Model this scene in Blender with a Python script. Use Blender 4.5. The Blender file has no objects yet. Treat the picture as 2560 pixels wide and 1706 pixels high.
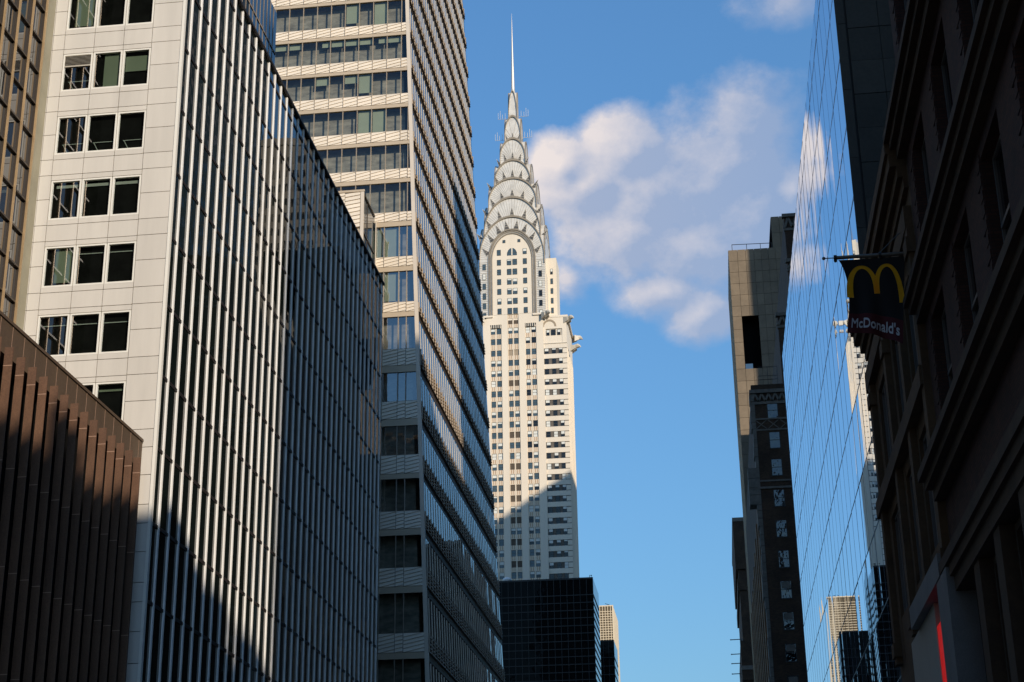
import bpy, math, random
from mathutils import Vector, Matrix
R = math.radians
random.seed(7)
SC = bpy.context.scene
COL = SC.collection

# ------------------------------------------------------------------ camera
F_PX, YAW, PITCH, ROLL = 4080.44, -0.119545, 0.369767, -0.0155822
cam_d = bpy.data.cameras.new('camera')
cam_d.sensor_width = 36.0
cam_d.lens = F_PX / 2560.0 * 36.0
cam_d.clip_start = 0.5
cam_d.clip_end = 9000.0
cam = bpy.data.objects.new('camera', cam_d)
COL.objects.link(cam)
fw = Vector((math.sin(YAW) * math.cos(PITCH), math.cos(YAW) * math.cos(PITCH), math.sin(PITCH)))
rt0 = Vector((math.cos(YAW), -math.sin(YAW), 0))
up0 = rt0.cross(fw)
cr, sr = math.cos(ROLL), math.sin(ROLL)
rt = rt0 * cr + up0 * sr
up = up0 * cr - rt0 * sr
m = Matrix((rt, up, -fw)).transposed().to_4x4()
m.translation = Vector((0, 0, 1.7))
cam.matrix_world = m
SC.camera = cam

# ------------------------------------------------------------------ light
SUN_EL, SUN_AZ = 22.0, 141.0          # azimuth clockwise from +Y (the street runs along +Y)
to_sun = Vector((math.sin(R(SUN_AZ)) * math.cos(R(SUN_EL)), math.cos(R(SUN_AZ)) * math.cos(R(SUN_EL)), math.sin(R(SUN_EL))))
sun_d = bpy.data.lights.new('sun', 'SUN')
sun_d.energy = 3.6
sun_d.angle = R(0.9)
sun_d.color = (1.0, 0.87, 0.71)
sun = bpy.data.objects.new('sun', sun_d)
COL.objects.link(sun)
sun.rotation_euler = to_sun.to_track_quat('Z', 'Y').to_euler()

W = bpy.data.worlds.new('World')
SC.world = W
W.use_nodes = True
nt = W.node_tree
nt.nodes.clear()


def wn(t, **kw):
    n = nt.nodes.new(t)
    for k, v in kw.items():
        setattr(n, k, v)
    return n


def wm(op, a, b=None, c=None, clamp=False):
    n = nt.nodes.new('ShaderNodeMath')
    n.operation = op
    n.use_clamp = clamp
    for i, v in enumerate((a, b, c)):
        if v is None:
            continue
        if isinstance(v, (int, float)):
            n.inputs[i].default_value = v
        else:
            nt.links.new(v, n.inputs[i])
    return n.outputs[0]


sky = wn('ShaderNodeTexSky')
sky.sky_type = 'NISHITA'
sky.sun_disc = False
sky.sun_elevation = R(SUN_EL)
sky.sun_rotation = R(SUN_AZ)
sky.altitude = 10
sky.air_density = 1.8
sky.dust_density = 0.9
sky.ozone_density = 10.0
bg = wn('ShaderNodeBackground')
bg.inputs[1].default_value = 0.15
gam = wn('ShaderNodeGamma')
gam.inputs[1].default_value = 0.75
nt.links.new(sky.outputs[0], gam.inputs[0])
tint = wn('ShaderNodeVectorMath', operation='MULTIPLY')
tint.inputs[1].default_value = (0.88, 1.12, 1.33)
nt.links.new(gam.outputs[0], tint.inputs[0])
nt.links.new(tint.outputs[0], bg.inputs[0])
tc = wn('ShaderNodeTexCoord')
sep = wn('ShaderNodeSeparateXYZ')
nt.links.new(tc.outputs['Generated'], sep.inputs[0])
AZ = wm('MULTIPLY', wm('ARCTAN2', sep.outputs[0], sep.outputs[1]), 57.29578)
EL = wm('MULTIPLY', wm('ARCSINE', sep.outputs[2]), 57.29578)
# one cumulus bank and a few shreds: azimuth, elevation, half width, half height (degrees), weight
BLOBS = [(-4.9, 27.3, 1.5, 1.2, 1.25), (-4.0, 26.6, 2.4, 1.6, 1.15), (-2.3, 27.7, 2.1, 1.6, 1.2), (-1.3, 26.2, 3.9, 2.4, 1.0),
         (-2.7, 24.8, 2.8, 2.0, 0.95), (1.2, 26.9, 3.6, 2.7, 0.78), (2.5, 28.4, 2.4, 1.9, 0.62), (0.2, 24.2, 4.0, 2.0, 0.8),
         (2.4, 25.0, 3.0, 2.4, 0.72), (-1.0, 22.7, 1.9, 1.1, 0.85), (0.2, 21.9, 1.7, 1.2, 0.9), (4.1, 25.9, 1.0, 1.1, 1.0),
         (4.3, 32.3, 1.7, 0.9, 0.5), (-4.8, 23.3, 1.1, 0.9, 0.6), (16, 24, 5, 3, 0.8), (-17, 30, 6, 3, 0.6), (38, 28, 9, 4, 0.9),
         (-60, 25, 14, 5, 0.9), (75, 30, 16, 6, 0.8), (170, 30, 30, 9, 0.7), (-140, 26, 20, 6, 0.8)]


def density(da, de):
    az_, el_ = wm('ADD', AZ, da), wm('ADD', EL, de)
    cur = None
    for az, el, a, b, w in BLOBS:
        du = wm('MULTIPLY', wm('SUBTRACT', az_, az), 1.0 / a)
        dv = wm('MULTIPLY', wm('SUBTRACT', el_, el), 1.0 / b)
        r = wm('SQRT', wm('ADD', wm('MULTIPLY', du, du), wm('MULTIPLY', dv, dv)))
        v = wm('MULTIPLY', wm('SUBTRACT', 1.0, r), w)
        cur = v if cur is None else wm('SMOOTH_MAX', cur, v, 0.18)
    cv = wn('ShaderNodeCombineXYZ')
    nt.links.new(az_, cv.inputs[0])
    nt.links.new(wm('MULTIPLY', el_, 1.25), cv.inputs[1])
    cv.inputs[2].default_value = 3.7
    n1 = wn('ShaderNodeTexNoise')
    n1.inputs['Scale'].default_value = 0.46
    n1.inputs['Detail'].default_value = 9.0
    n1.inputs['Roughness'].default_value = 0.60
    nt.links.new(cv.outputs[0], n1.inputs['Vector'])
    return wm('ADD', cur, wm('MULTIPLY', wm('SUBTRACT', n1.outputs[0], 0.49), 1.0))


D0 = density(0.0, 0.0)
D1 = density(-0.55, 0.45)
alpha = wm('POWER', wm('MULTIPLY', wm('ADD', D0, 0.12), 2.0, clamp=True), 1.2)
alpha = wm('MULTIPLY', alpha, wm('SUBTRACT', 0.80, wm('MULTIPLY', AZ, 0.035, clamp=False), clamp=True), clamp=True)
rel = wm('MULTIPLY', wm('SUBTRACT', D0, D1), 1.25)
west = wm('MULTIPLY', wm('SUBTRACT', 0.6, AZ), 0.045)      # the bank is thicker and whiter at its near end
bright = wm('ADD', wm('ADD', rel, west), 0.10, clamp=True)
mixc = wn('ShaderNodeMix', data_type='RGBA')
nt.links.new(bright, mixc.inputs[0])
mixc.inputs[6].default_value = (0.315, 0.375, 0.515, 1)
mixc.inputs[7].default_value = (0.72, 0.65, 0.63, 1)
cl = wn('ShaderNodeBackground')
nt.links.new(mixc.outputs[2], cl.inputs[0])
cl.inputs[1].default_value = 1.0
mixs = wn('ShaderNodeMixShader')
nt.links.new(alpha, mixs.inputs[0])
nt.links.new(bg.outputs[0], mixs.inputs[1])
nt.links.new(cl.outputs[0], mixs.inputs[2])
wo = wn('ShaderNodeOutputWorld')
nt.links.new(mixs.outputs[0], wo.inputs[0])

vs = SC.view_settings
vs.view_transform = 'Standard'
vs.look = 'None'
vs.exposure = 0.25
vs.gamma = 1.0
vs.use_curve_mapping = False
SC.cycles.max_bounces = 8
SC.cycles.caustics_reflective = False
SC.cycles.caustics_refractive = False
SC.cycles.sample_clamp_indirect = 6.0

# ------------------------------------------------------------------ helpers
ORG = {}


class MB:
    """collects boxes, prisms and faces; build() links them as one mesh object"""
    def __init__(s):
        s.v, s.f, s.m = [], [], []

    def face(s, pts, m=0):
        i = len(s.v)
        s.v += [tuple(p) for p in pts]
        s.f.append(tuple(range(i, i + len(pts))))
        s.m.append(m)

    def hexa(s, p, m=0):
        """eight points: bottom ring then top ring"""
        i = len(s.v)
        s.v += [tuple(q) for q in p]
        for q in ((3, 2, 1, 0), (4, 5, 6, 7), (0, 1, 5, 4), (1, 2, 6, 5), (2, 3, 7, 6), (3, 0, 4, 7)):
            s.f.append(tuple(i + k for k in q))
            s.m.append(m)

    def box(s, x0, x1, y0, y1, z0, z1, m=0):
        s.hexa([(x0, y0, z0), (x1, y0, z0), (x1, y1, z0), (x0, y1, z0), (x0, y0, z1), (x1, y0, z1), (x1, y1, z1), (x0, y1, z1)], m)

    def prism(s, pts, fn, a, b, m=0, caps=True):
        """2-D outline pts extruded from a to b, fn(u, v, w) -> xyz"""
        i = len(s.v)
        n = len(pts)
        s.v += [fn(u, v, a) for u, v in pts] + [fn(u, v, b) for u, v in pts]
        for k in range(n):
            j = (k + 1) % n
            s.f.append((i + k, i + j, i + n + j, i + n + k))
            s.m.append(m)
        if caps:
            s.f.append(tuple(i + k for k in range(n - 1, -1, -1)))
            s.m.append(m)
            s.f.append(tuple(i + n + k for k in range(n)))
            s.m.append(m)

    def strip(s, inner, outer, fn, a, b, m=0):
        """band between two matched open outlines, with thickness a..b"""
        n = len(inner)
        for k in range(n - 1):
            p = [inner[k], outer[k], outer[k + 1], inner[k + 1]]
            s.hexa([fn(u, v, a) for u, v in p] + [fn(u, v, b) for u, v in p], m)

    def tube(s, p, q, r, n=8, m=0, r2=None):
        p, q = Vector(p), Vector(q)
        d = (q - p).normalized()
        a = d.orthogonal().normalized()
        b = d.cross(a)
        i = len(s.v)
        for c, rr in ((p, r), (q, r if r2 is None else r2)):
            for k in range(n):
                t = 2 * math.pi * k / n
                s.v.append(tuple(c + (a * math.cos(t) + b * math.sin(t)) * rr))
        for k in range(n):
            j = (k + 1) % n
            s.f.append((i + k, i + j, i + n + j, i + n + k))
            s.m.append(m)
        s.f.append(tuple(i + k for k in range(n - 1, -1, -1)))
        s.m.append(m)
        s.f.append(tuple(i + n + k for k in range(n)))
        s.m.append(m)

    def ball(s, c, r, n=10, sc=(1, 1, 1), m=0):
        i = len(s.v)
        h = n // 2
        for a in range(h + 1):
            t = math.pi * a / h
            for k in range(n):
                p = 2 * math.pi * k / n
                s.v.append((c[0] + r * sc[0] * math.sin(t) * math.cos(p), c[1] + r * sc[1] * math.sin(t) * math.sin(p), c[2] + r * sc[2] * math.cos(t)))
        for a in range(h):
            for k in range(n):
                j = (k + 1) % n
                s.f.append((i + a * n + k, i + (a + 1) * n + k, i + (a + 1) * n + j, i + a * n + j))
                s.m.append(m)

    def build(s, name, mats, parent=None, label=None, smooth=False, stuff=False):
        o0 = ORG.get(parent.name, (0, 0, 0)) if parent else (0, 0, 0)
        me = bpy.data.meshes.new(name)
        xs = [p[0] for p in s.v]
        ys = [p[1] for p in s.v]
        zs = [p[2] for p in s.v]
        c = ((min(xs) + max(xs)) / 2, (min(ys) + max(ys)) / 2, min(zs))
        me.from_pydata([(x - c[0], y - c[1], z - c[2]) for x, y, z in s.v], [], s.f)
        for mt in (mats if isinstance(mats, (list, tuple)) else [mats]):
            me.materials.append(mt)
        for p, k in zip(me.polygons, s.m):
            p.material_index = k
            p.use_smooth = smooth
        me.update()
        o = bpy.data.objects.new(name, me)
        COL.objects.link(o)
        o.location = tuple(a - b for a, b in zip(c, o0))
        ORG[o.name] = c
        if parent:
            o.parent = parent
        if label:
            o['label'] = label
        if stuff:
            o['kind'] = 'stuff'
        return o


def thing(name, label, cat, loc, group=None):
    o = bpy.data.objects.new(name, None)
    o.empty_display_size = 1.0
    COL.objects.link(o)
    o.location = loc
    ORG[o.name] = tuple(loc)
    o['label'] = label
    o['category'] = cat
    if group:
        o['group'] = group
    return o


def tag(o, label, cat, group=None):
    o['label'] = label
    o['category'] = cat
    if group:
        o['group'] = group
    return o


def copy_tree(o, parent=None, loc=None):
    c = o.copy()
    COL.objects.link(c)
    if parent:
        c.parent = parent
    if loc:
        c.location = loc
    for ch in list(o.children):
        copy_tree(ch, c)
    return c


def ell(a, b, z0, n=24, t0=0.0, t1=math.pi):
    return [(a * math.cos(t0 + (t1 - t0) * k / n), z0 + b * math.sin(t0 + (t1 - t0) * k / n)) for k in range(n + 1)]


# ------------------------------------------------------------------ materials
def s2l(r, g, b):
    f = lambda c: (c / 255 / 12.92) if c / 255 <= 0.04045 else ((c / 255 + 0.055) / 1.055) ** 2.4
    return (f(r), f(g), f(b))


def mat(name, col, rough=0.7, metal=0.0, ior=1.5, var=0.12, vscale=0.6, fine=0.0, fscale=20.0, bump=0.0, bscale=30.0, stretch=(1, 1, 1), coat=0.0, isl=0.0):
    """Principled with large-scale tonal variation (weathering), optional fine grain and bump, all from object coordinates"""
    mt = bpy.data.materials.new(name)
    mt.use_nodes = True
    t = mt.node_tree
    p = t.nodes['Principled BSDF']
    p.inputs['Roughness'].default_value = rough
    p.inputs['Metallic'].default_value = metal
    p.inputs['IOR'].default_value = ior
    p.inputs['Coat Weight'].default_value = coat
    g = t.nodes.new('ShaderNodeNewGeometry')
    mp = t.nodes.new('ShaderNodeMapping')
    mp.inputs['Scale'].default_value = stretch
    t.links.new(g.outputs['Position'], mp.inputs[0])
    base = (*col, 1)
    src = None
    if var > 0:
        n = t.nodes.new('ShaderNodeTexNoise')
        n.inputs['Scale'].default_value = vscale
        n.inputs['Detail'].default_value = 5
        n.inputs['Roughness'].default_value = 0.65
        t.links.new(mp.outputs[0], n.inputs['Vector'])
        r = t.nodes.new('ShaderNodeMapRange')
        r.inputs[1].default_value = 0.3
        r.inputs[2].default_value = 0.7
        r.inputs[3].default_value = 1 - var
        r.inputs[4].default_value = 1 + var
        t.links.new(n.outputs[0], r.inputs[0])
        src = r.outputs[0]
    if fine > 0:
        n = t.nodes.new('ShaderNodeTexNoise')
        n.inputs['Scale'].default_value = fscale
        n.inputs['Detail'].default_value = 3
        t.links.new(g.outputs['Position'], n.inputs['Vector'])
        r = t.nodes.new('ShaderNodeMapRange')
        r.inputs[1].default_value = 0.3
        r.inputs[2].default_value = 0.7
        r.inputs[3].default_value = 1 - fine
        r.inputs[4].default_value = 1 + fine
        t.links.new(n.outputs[0], r.inputs[0])
        if src:
            mm = t.nodes.new('ShaderNodeMath')
            mm.operation = 'MULTIPLY'
            t.links.new(src, mm.inputs[0])
            t.links.new(r.outputs[0], mm.inputs[1])
            src = mm.outputs[0]
        else:
            src = r.outputs[0]
    if isl > 0 and src:                                     # panel-to-panel tone difference
        r = t.nodes.new('ShaderNodeMapRange')
        r.inputs[3].default_value = 1 - isl
        r.inputs[4].default_value = 1 + isl
        t.links.new(g.outputs['Random Per Island'], r.inputs[0])
        mm = t.nodes.new('ShaderNodeMath')
        mm.operation = 'MULTIPLY'
        t.links.new(src, mm.inputs[0])
        t.links.new(r.outputs[0], mm.inputs[1])
        src = mm.outputs[0]
    if src:
        vm = t.nodes.new('ShaderNodeVectorMath')
        vm.operation = 'SCALE'
        vm.inputs[0].default_value = col
        t.links.new(src, vm.inputs['Scale'])
        t.links.new(vm.outputs[0], p.inputs['Base Color'])
    else:
        p.inputs['Base Color'].default_value = base
    if bump > 0:
        n = t.nodes.new('ShaderNodeTexNoise')
        n.inputs['Scale'].default_value = bscale
        n.inputs['Detail'].default_value = 2
        t.links.new(mp.outputs[0], n.inputs['Vector'])
        b = t.nodes.new('ShaderNodeBump')
        b.inputs['Strength'].default_value = 1.0
        b.inputs['Distance'].default_value = bump
        t.links.new(n.outputs[0], b.inputs['Height'])
        t.links.new(b.outputs[0], p.inputs['Normal'])
    return mt


def brickmat(name, col, mortar, bw=0.22, bh=0.075, rough=0.85, axis='XZ', var=0.25):
    mt = mat(name, col, rough, var=0)
    t = mt.node_tree
    p = t.nodes['Principled BSDF']
    g = t.nodes.new('ShaderNodeNewGeometry')
    s = t.nodes.new('ShaderNodeSeparateXYZ')
    t.links.new(g.outputs['Position'], s.inputs[0])
    a = t.nodes.new('ShaderNodeMath')
    a.operation = 'ADD'
    t.links.new(s.outputs[0], a.inputs[0])
    t.links.new(s.outputs[1], a.inputs[1])
    c = t.nodes.new('ShaderNodeCombineXYZ')
    t.links.new(a.outputs[0], c.inputs[0])
    t.links.new(s.outputs[2], c.inputs[1])
    b = t.nodes.new('ShaderNodeTexBrick')
    b.inputs['Color1'].default_value = (*[k * (1 - var) for k in col], 1)
    b.inputs['Color2'].default_value = (*[k * (1 + var) for k in col], 1)
    b.inputs['Mortar'].default_value = (*mortar, 1)
    b.inputs['Scale'].default_value = 1.0
    b.inputs['Mortar Size'].default_value = 0.008
    b.inputs['Brick Width'].default_value = bw
    b.inputs['Row Height'].default_value = bh
    t.links.new(c.outputs[0], b.inputs['Vector'])
    n = t.nodes.new('ShaderNodeTexNoise')
    n.inputs['Scale'].default_value = 0.5
    n.inputs['Detail'].default_value = 5
    t.links.new(g.outputs['Position'], n.inputs['Vector'])
    r = t.nodes.new('ShaderNodeMapRange')
    r.inputs[1].default_value = 0.3
    r.inputs[2].default_value = 0.7
    r.inputs[3].default_value = 0.7
    r.inputs[4].default_value = 1.3
    t.links.new(n.outputs[0], r.inputs[0])
    vm = t.nodes.new('ShaderNodeVectorMath')
    vm.operation = 'SCALE'
    t.links.new(b.outputs[0], vm.inputs[0])
    t.links.new(r.outputs[0], vm.inputs['Scale'])
    t.links.new(vm.outputs[0], p.inputs['Base Color'])
    bp = t.nodes.new('ShaderNodeBump')
    bp.inputs['Distance'].default_value = 0.006
    bp.inputs['Strength'].default_value = 0.7
    bp.invert = True
    t.links.new(b.outputs['Fac'], bp.inputs['Height'])
    t.links.new(bp.outputs[0], p.inputs['Normal'])
    return mt


def seethrough(name, tint, refl=0.1, ior=1.5, rough=0.0):
    """window glass: tinted see-through mixed with a mirror reflection by Fresnel"""
    mt = bpy.data.materials.new(name)
    mt.use_nodes = True
    t = mt.node_tree
    t.nodes.clear()
    o = t.nodes.new('ShaderNodeOutputMaterial')
    mx = t.nodes.new('ShaderNodeMixShader')
    tr = t.nodes.new('ShaderNodeBsdfTransparent')
    tr.inputs[0].default_value = (*tint, 1)
    gl = t.nodes.new('ShaderNodeBsdfGlossy')
    gl.inputs['Roughness'].default_value = rough
    gl.inputs[0].default_value = (0.95, 0.97, 1.0, 1)
    lw = t.nodes.new('ShaderNodeLayerWeight')
    lw.inputs[0].default_value = 0.5
    pw = t.nodes.new('ShaderNodeMath')
    pw.operation = 'POWER'
    pw.inputs[1].default_value = 5.0
    t.links.new(lw.outputs['Facing'], pw.inputs[0])
    fr = t.nodes.new('ShaderNodeMath')
    fr.operation = 'MULTIPLY'
    t.links.new(pw.outputs[0], fr.inputs[0])
    f0 = ((ior - 1) / (ior + 1)) ** 2
    fr.inputs[1].default_value = 1 - f0
    refl = refl + f0
    ad = t.nodes.new('ShaderNodeMath')
    ad.operation = 'ADD'
    ad.use_clamp = True
    ad.inputs[1].default_value = refl
    g = t.nodes.new('ShaderNodeNewGeometry')
    n = t.nodes.new('ShaderNodeTexNoise')
    n.inputs['Scale'].default_value = 0.8
    n.inputs['Detail'].default_value = 1
    b = t.nodes.new('ShaderNodeBump')
    b.inputs['Distance'].default_value = 0.0012
    t.links.new(g.outputs['Position'], n.inputs['Vector'])
    t.links.new(n.outputs[0], b.inputs['Height'])
    t.links.new(b.outputs[0], gl.inputs['Normal'])
    t.links.new(fr.outputs[0], ad.inputs[0])
    t.links.new(ad.outputs[0], mx.inputs[0])
    t.links.new(tr.outputs[0], mx.inputs[1])
    t.links.new(gl.outputs[0], mx.inputs[2])
    t.links.new(mx.outputs[0], o.inputs[0])
    return mt


M = {}
M['clad'] = mat('white metal cladding', (0.64, 0.60, 0.54), 0.5, var=0.07, vscale=0.9, fine=0.02, stretch=(1, 1, 0.12), isl=0.035)
M['trim'] = mat('pale aluminium trim', (0.80, 0.77, 0.70), 0.4, var=0.04)
M['fin'] = mat('white aluminium fin', (0.93, 0.91, 0.87), 0.32, var=0.06, vscale=0.6, isl=0.05)
M['finseam'] = mat('fin seam', (0.30, 0.28, 0.25), 0.6, var=0)
M['transom'] = mat('dark bronze transom', (0.022, 0.016, 0.012), 0.5, var=0.1)
M['greenglass'] = mat('dark green curtain glass', (0.007, 0.011, 0.010), 0.015, ior=1.58, var=0.3, vscale=0.35, bump=0.004, bscale=0.55)
M['blueglass'] = mat('blue parapet glass', (0.015, 0.03, 0.05), 0.02, ior=1.9, var=0.1, bump=0.003, bscale=0.4)
M['joint'] = mat('dark joint', (0.05, 0.045, 0.04), 0.9, var=0)
M['pane'] = seethrough('clear window pane', (0.62, 0.68, 0.64), 0.15, 1.6)
M['room'] = mat('dark office interior', (0.014, 0.014, 0.013), 0.9, ior=1.0, var=0.4, vscale=1.5)
M['roomgreen'] = mat('greenish blind', (0.30, 0.34, 0.24), 0.8, var=0.08)
M['lamp'] = mat('ceiling fitting', (0.6, 0.62, 0.56), 0.6, var=0)
M['louver'] = mat('louvre slat', (0.55, 0.50, 0.42), 0.5, var=0)
M['bronze'] = mat('bronze mullion', (0.38, 0.255, 0.13), 0.45, metal=0.2, var=0.15, vscale=0.7)
M['bronzedark'] = mat('dark bronze', (0.05, 0.036, 0.025), 0.45, metal=0.2, var=0.15)
M['bronzeglass'] = mat('bronze tinted glass', (0.012, 0.012, 0.013), 0.008, metal=0.0, ior=2.1, var=0.1, bump=0.002, bscale=0.5)
M['concrete'] = mat('olive grey concrete', (0.30, 0.275, 0.20), 0.8, var=0.12, vscale=0.5, fine=0.05)
M['rust'] = mat('rust brown granite', (0.125, 0.064, 0.036), 0.62, isl=0.12, var=0.22, vscale=0.9, fine=0.2, fscale=22, stretch=(1, 1, 0.3))
M['rustwall'] = mat('brown stone cornice', (0.088, 0.057, 0.034), 0.7, var=0.15, vscale=0.8, fine=0.12, fscale=14, stretch=(1, 1, 0.25))
M['rustjoint'] = mat('pale stone joint', (0.42, 0.26, 0.18), 0.7, var=0)
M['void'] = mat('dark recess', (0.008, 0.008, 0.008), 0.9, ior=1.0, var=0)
M['terra'] = mat('cream terracotta', (0.80, 0.69, 0.54), 0.42, isl=0.06, var=0.07, vscale=0.5)
M['terraback'] = mat('terracotta groove', (0.40, 0.32, 0.23), 0.8, var=0.05)
M['tan'] = mat('tan metal sill band', (0.50, 0.40, 0.28), 0.5, var=0.05)
M['tanmull'] = mat('tan mullion', (0.33, 0.27, 0.20), 0.5, var=0.05)
M['ovcorner'] = mat('champagne corner trim', (0.66, 0.57, 0.46), 0.4, var=0.05)
M['ovpane'] = seethrough('grey tower pane', (0.70, 0.72, 0.68), 0.015, 1.5)
M['ovpanesky'] = seethrough('sky reflecting tower pane', (0.70, 0.72, 0.68), 0.17, 1.5)
M['ovroom'] = mat('grey office interior', (0.33, 0.305, 0.265), 0.8, var=0.5, vscale=0.7, stretch=(1, 1, 2.5))
M['blind'] = mat('pale green roller blind', (0.42, 0.47, 0.36), 0.85, var=0.06)
M['ovglass'] = mat('silver blue tower glass', (0.03, 0.045, 0.06), 0.012, ior=2.3, var=0.1, bump=0.003, bscale=0.5)
M['ovfin'] = mat('champagne fin', (0.72, 0.66, 0.57), 0.35, metal=0.2, var=0.05)
M['ovrib'] = mat('terracotta rib', (0.37, 0.305, 0.235), 0.5, var=0.12, vscale=0.8)
M['limestone'] = mat('cream white brick', (0.74, 0.65, 0.52), 0.8, var=0.07, vscale=0.12, fine=0.03, fscale=3, stretch=(1, 1, 0.25))
M['spand'] = mat('streaked spandrel brick', (0.70, 0.59, 0.45), 0.8, var=0.06)
M['streak'] = mat('rusty brick stripe', (0.40, 0.25, 0.14), 0.85, var=0.2, vscale=1.5)
M['darkbrick'] = mat('dark grey brick', (0.13, 0.11, 0.09), 0.85, var=0.2, vscale=0.6)
M['steel'] = mat('stainless steel sheet', (0.74, 0.68, 0.58), 0.36, metal=0.25, var=0.16, vscale=0.5, fine=0.06, fscale=5)
M['steelrib'] = mat('steel standing seam', (0.44, 0.38, 0.30), 0.5, metal=0.2, var=0.1)
M['steelrim'] = mat('reflection darkened steel rim', (0.29, 0.24, 0.175), 0.5, metal=0.2, var=0.15)  # brown colour stands in for the dark ground reflected in the rim
M['spiremetal'] = mat('spire steel', (0.50, 0.47, 0.42), 0.4, metal=0.2, var=0.1, vscale=0.8)
M['winblue'] = mat('blue grey window glass', (0.055, 0.085, 0.10), 0.08, ior=1.6, var=0.25, vscale=0.3)
M['windark'] = mat('dark window glass', (0.012, 0.013, 0.014), 0.06, ior=1.5, var=0.3, vscale=0.3)
M['winbrown'] = mat('louvred brown infill', (0.085, 0.062, 0.04), 0.7, var=0.2, vscale=0.8)
M['wintan'] = mat('tan infill panel', (0.33, 0.26, 0.18), 0.7, var=0.05)
M['shade'] = mat('pale roller shade', (0.70, 0.70, 0.64), 0.8, var=0.05)
M['ornament2'] = mat('grey steel frame', (0.52, 0.47, 0.38), 0.5, var=0.1)
M['wingrey'] = mat('dusty grey glass', (0.095, 0.085, 0.07), 0.3, ior=1.5, var=0.5, vscale=0.9)
M['frame'] = mat('dark sash frame', (0.05, 0.055, 0.05), 0.6, var=0)
M['blackglass'] = mat('black mirror glass', (0.005, 0.0055, 0.006), 0.02, ior=1.14, var=0.2, vscale=0.2, bump=0.02, bscale=0.5)
M['blackline'] = mat('black mullion', (0.004, 0.004, 0.004), 0.5, var=0)
M['skyglass'] = mat('bright south glass', (0.02, 0.03, 0.04), 0.02, ior=2.6, var=0.1, bump=0.002, bscale=0.4)
M['creamgrid'] = mat('cream concrete grid', (0.72, 0.60, 0.42), 0.8, var=0.06)
M['creamwin'] = mat('brown window glass', (0.13, 0.10, 0.06), 0.2, var=0.2, vscale=0.5)
M['mirror'] = mat('blue mirror glass', (0.54, 0.63, 0.77), 0.0, metal=1.0, isl=0.05, var=0.05, vscale=0.5, bump=0.0009, bscale=0.9, stretch=(1, 1, 0.12))
M['mirrorline'] = mat('dark mullion line', (0.07, 0.10, 0.16), 0.4, var=0)
M['slate'] = mat('dark stone panel', (0.075, 0.066, 0.052), 0.9, isl=0.15, var=0.12, vscale=0.4, fine=0.08, fscale=6)
M['slabstone'] = mat('beige stone panel', (0.195, 0.15, 0.10), 0.8, isl=0.10, var=0.15, vscale=0.35, fine=0.06, fscale=2)
M['brickbrown'] = brickmat('brown tower brick', (0.078, 0.045, 0.024), (0.05, 0.04, 0.03), 0.30, 0.10)
M['ornament'] = mat('carved grey stone', (0.22, 0.20, 0.165), 0.85, var=0.25, vscale=1.5)
M['wavy'] = mat('old wavy window glass', (0.01, 0.013, 0.016), 0.01, ior=1.8, var=0.2, bump=0.05, bscale=1.3)
M['orangebrick'] = brickmat('orange brown brick', (0.30, 0.17, 0.085), (0.2, 0.13, 0.08), 0.30, 0.10)
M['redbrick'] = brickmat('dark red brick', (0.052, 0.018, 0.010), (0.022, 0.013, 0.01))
M['brownstone'] = mat('soot dark brownstone', (0.058, 0.034, 0.017), 0.85, var=0.3, vscale=1.2, fine=0.1, fscale=12)  # plain dark brown with random tone variation
M['shopstone'] = mat('dark limestone', (0.105, 0.060, 0.026), 0.85, var=0.3, vscale=0.9, fine=0.1, fscale=10)
M['sash'] = mat('grey sash frame', (0.14, 0.135, 0.125), 0.5, var=0.1)
M['shopglass'] = mat('dark street window', (0.006, 0.006, 0.007), 0.005, ior=1.7, var=0.2, bump=0.0008, bscale=0.6)
M['portal'] = mat('grey granite portal', (0.17, 0.17, 0.165), 0.6, var=0.15, vscale=1.0, fine=0.1, fscale=25)
M['portalcream'] = mat('cream wall panel', (0.46, 0.42, 0.34), 0.7, var=0.06)
M['redpanel'] = mat('bright red awning panel', (0.62, 0.012, 0.008), 0.5, var=0.15, vscale=1.0)
M['flagcloth'] = mat('black banner cloth', (0.004, 0.0035, 0.003), 0.85, var=0.1)
M['flagred'] = mat('dark red banner cloth', (0.075, 0.006, 0.007), 0.85, var=0.1)
M['flagyellow'] = mat('golden banner print', (0.98, 0.46, 0.012), 0.8, var=0.06, vscale=3)
t_ = M['flagyellow'].node_tree
tl_ = t_.nodes.new('ShaderNodeBsdfTranslucent')
tl_.inputs[0].default_value = (1.0, 0.50, 0.012, 1)
mx_ = t_.nodes.new('ShaderNodeMixShader')
mx_.inputs[0].default_value = 0.5
t_.links.new(t_.nodes['Principled BSDF'].outputs[0], mx_.inputs[1])
t_.links.new(tl_.outputs[0], mx_.inputs[2])
t_.links.new(mx_.outputs[0], t_.nodes['Material Output'].inputs[0])
M['flagwhite'] = mat('white banner print', (0.62, 0.60, 0.60), 0.8, var=0.05)
M['polemetal'] = mat('painted steel pole', (0.16, 0.14, 0.115), 0.4, metal=0.5, var=0.1)
M['darkmetal'] = mat('dark iron', (0.02, 0.02, 0.02), 0.5, metal=0.3, var=0)
M['antenna'] = mat('pale antenna rod', (0.62, 0.62, 0.62), 0.4, metal=0.3, var=0)
M['dish'] = mat('white dish', (0.75, 0.74, 0.72), 0.5, var=0)
M['asphalt'] = mat('asphalt', (0.05, 0.05, 0.05), 0.9, var=0.2, vscale=0.4, fine=0.15, fscale=30)
M['pave'] = mat('concrete pavement', (0.22, 0.21, 0.20), 0.9, var=0.15, vscale=0.5, fine=0.1)
M['paint'] = mat('road paint', (0.7, 0.68, 0.6), 0.8, var=0.15, vscale=3)
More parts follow.
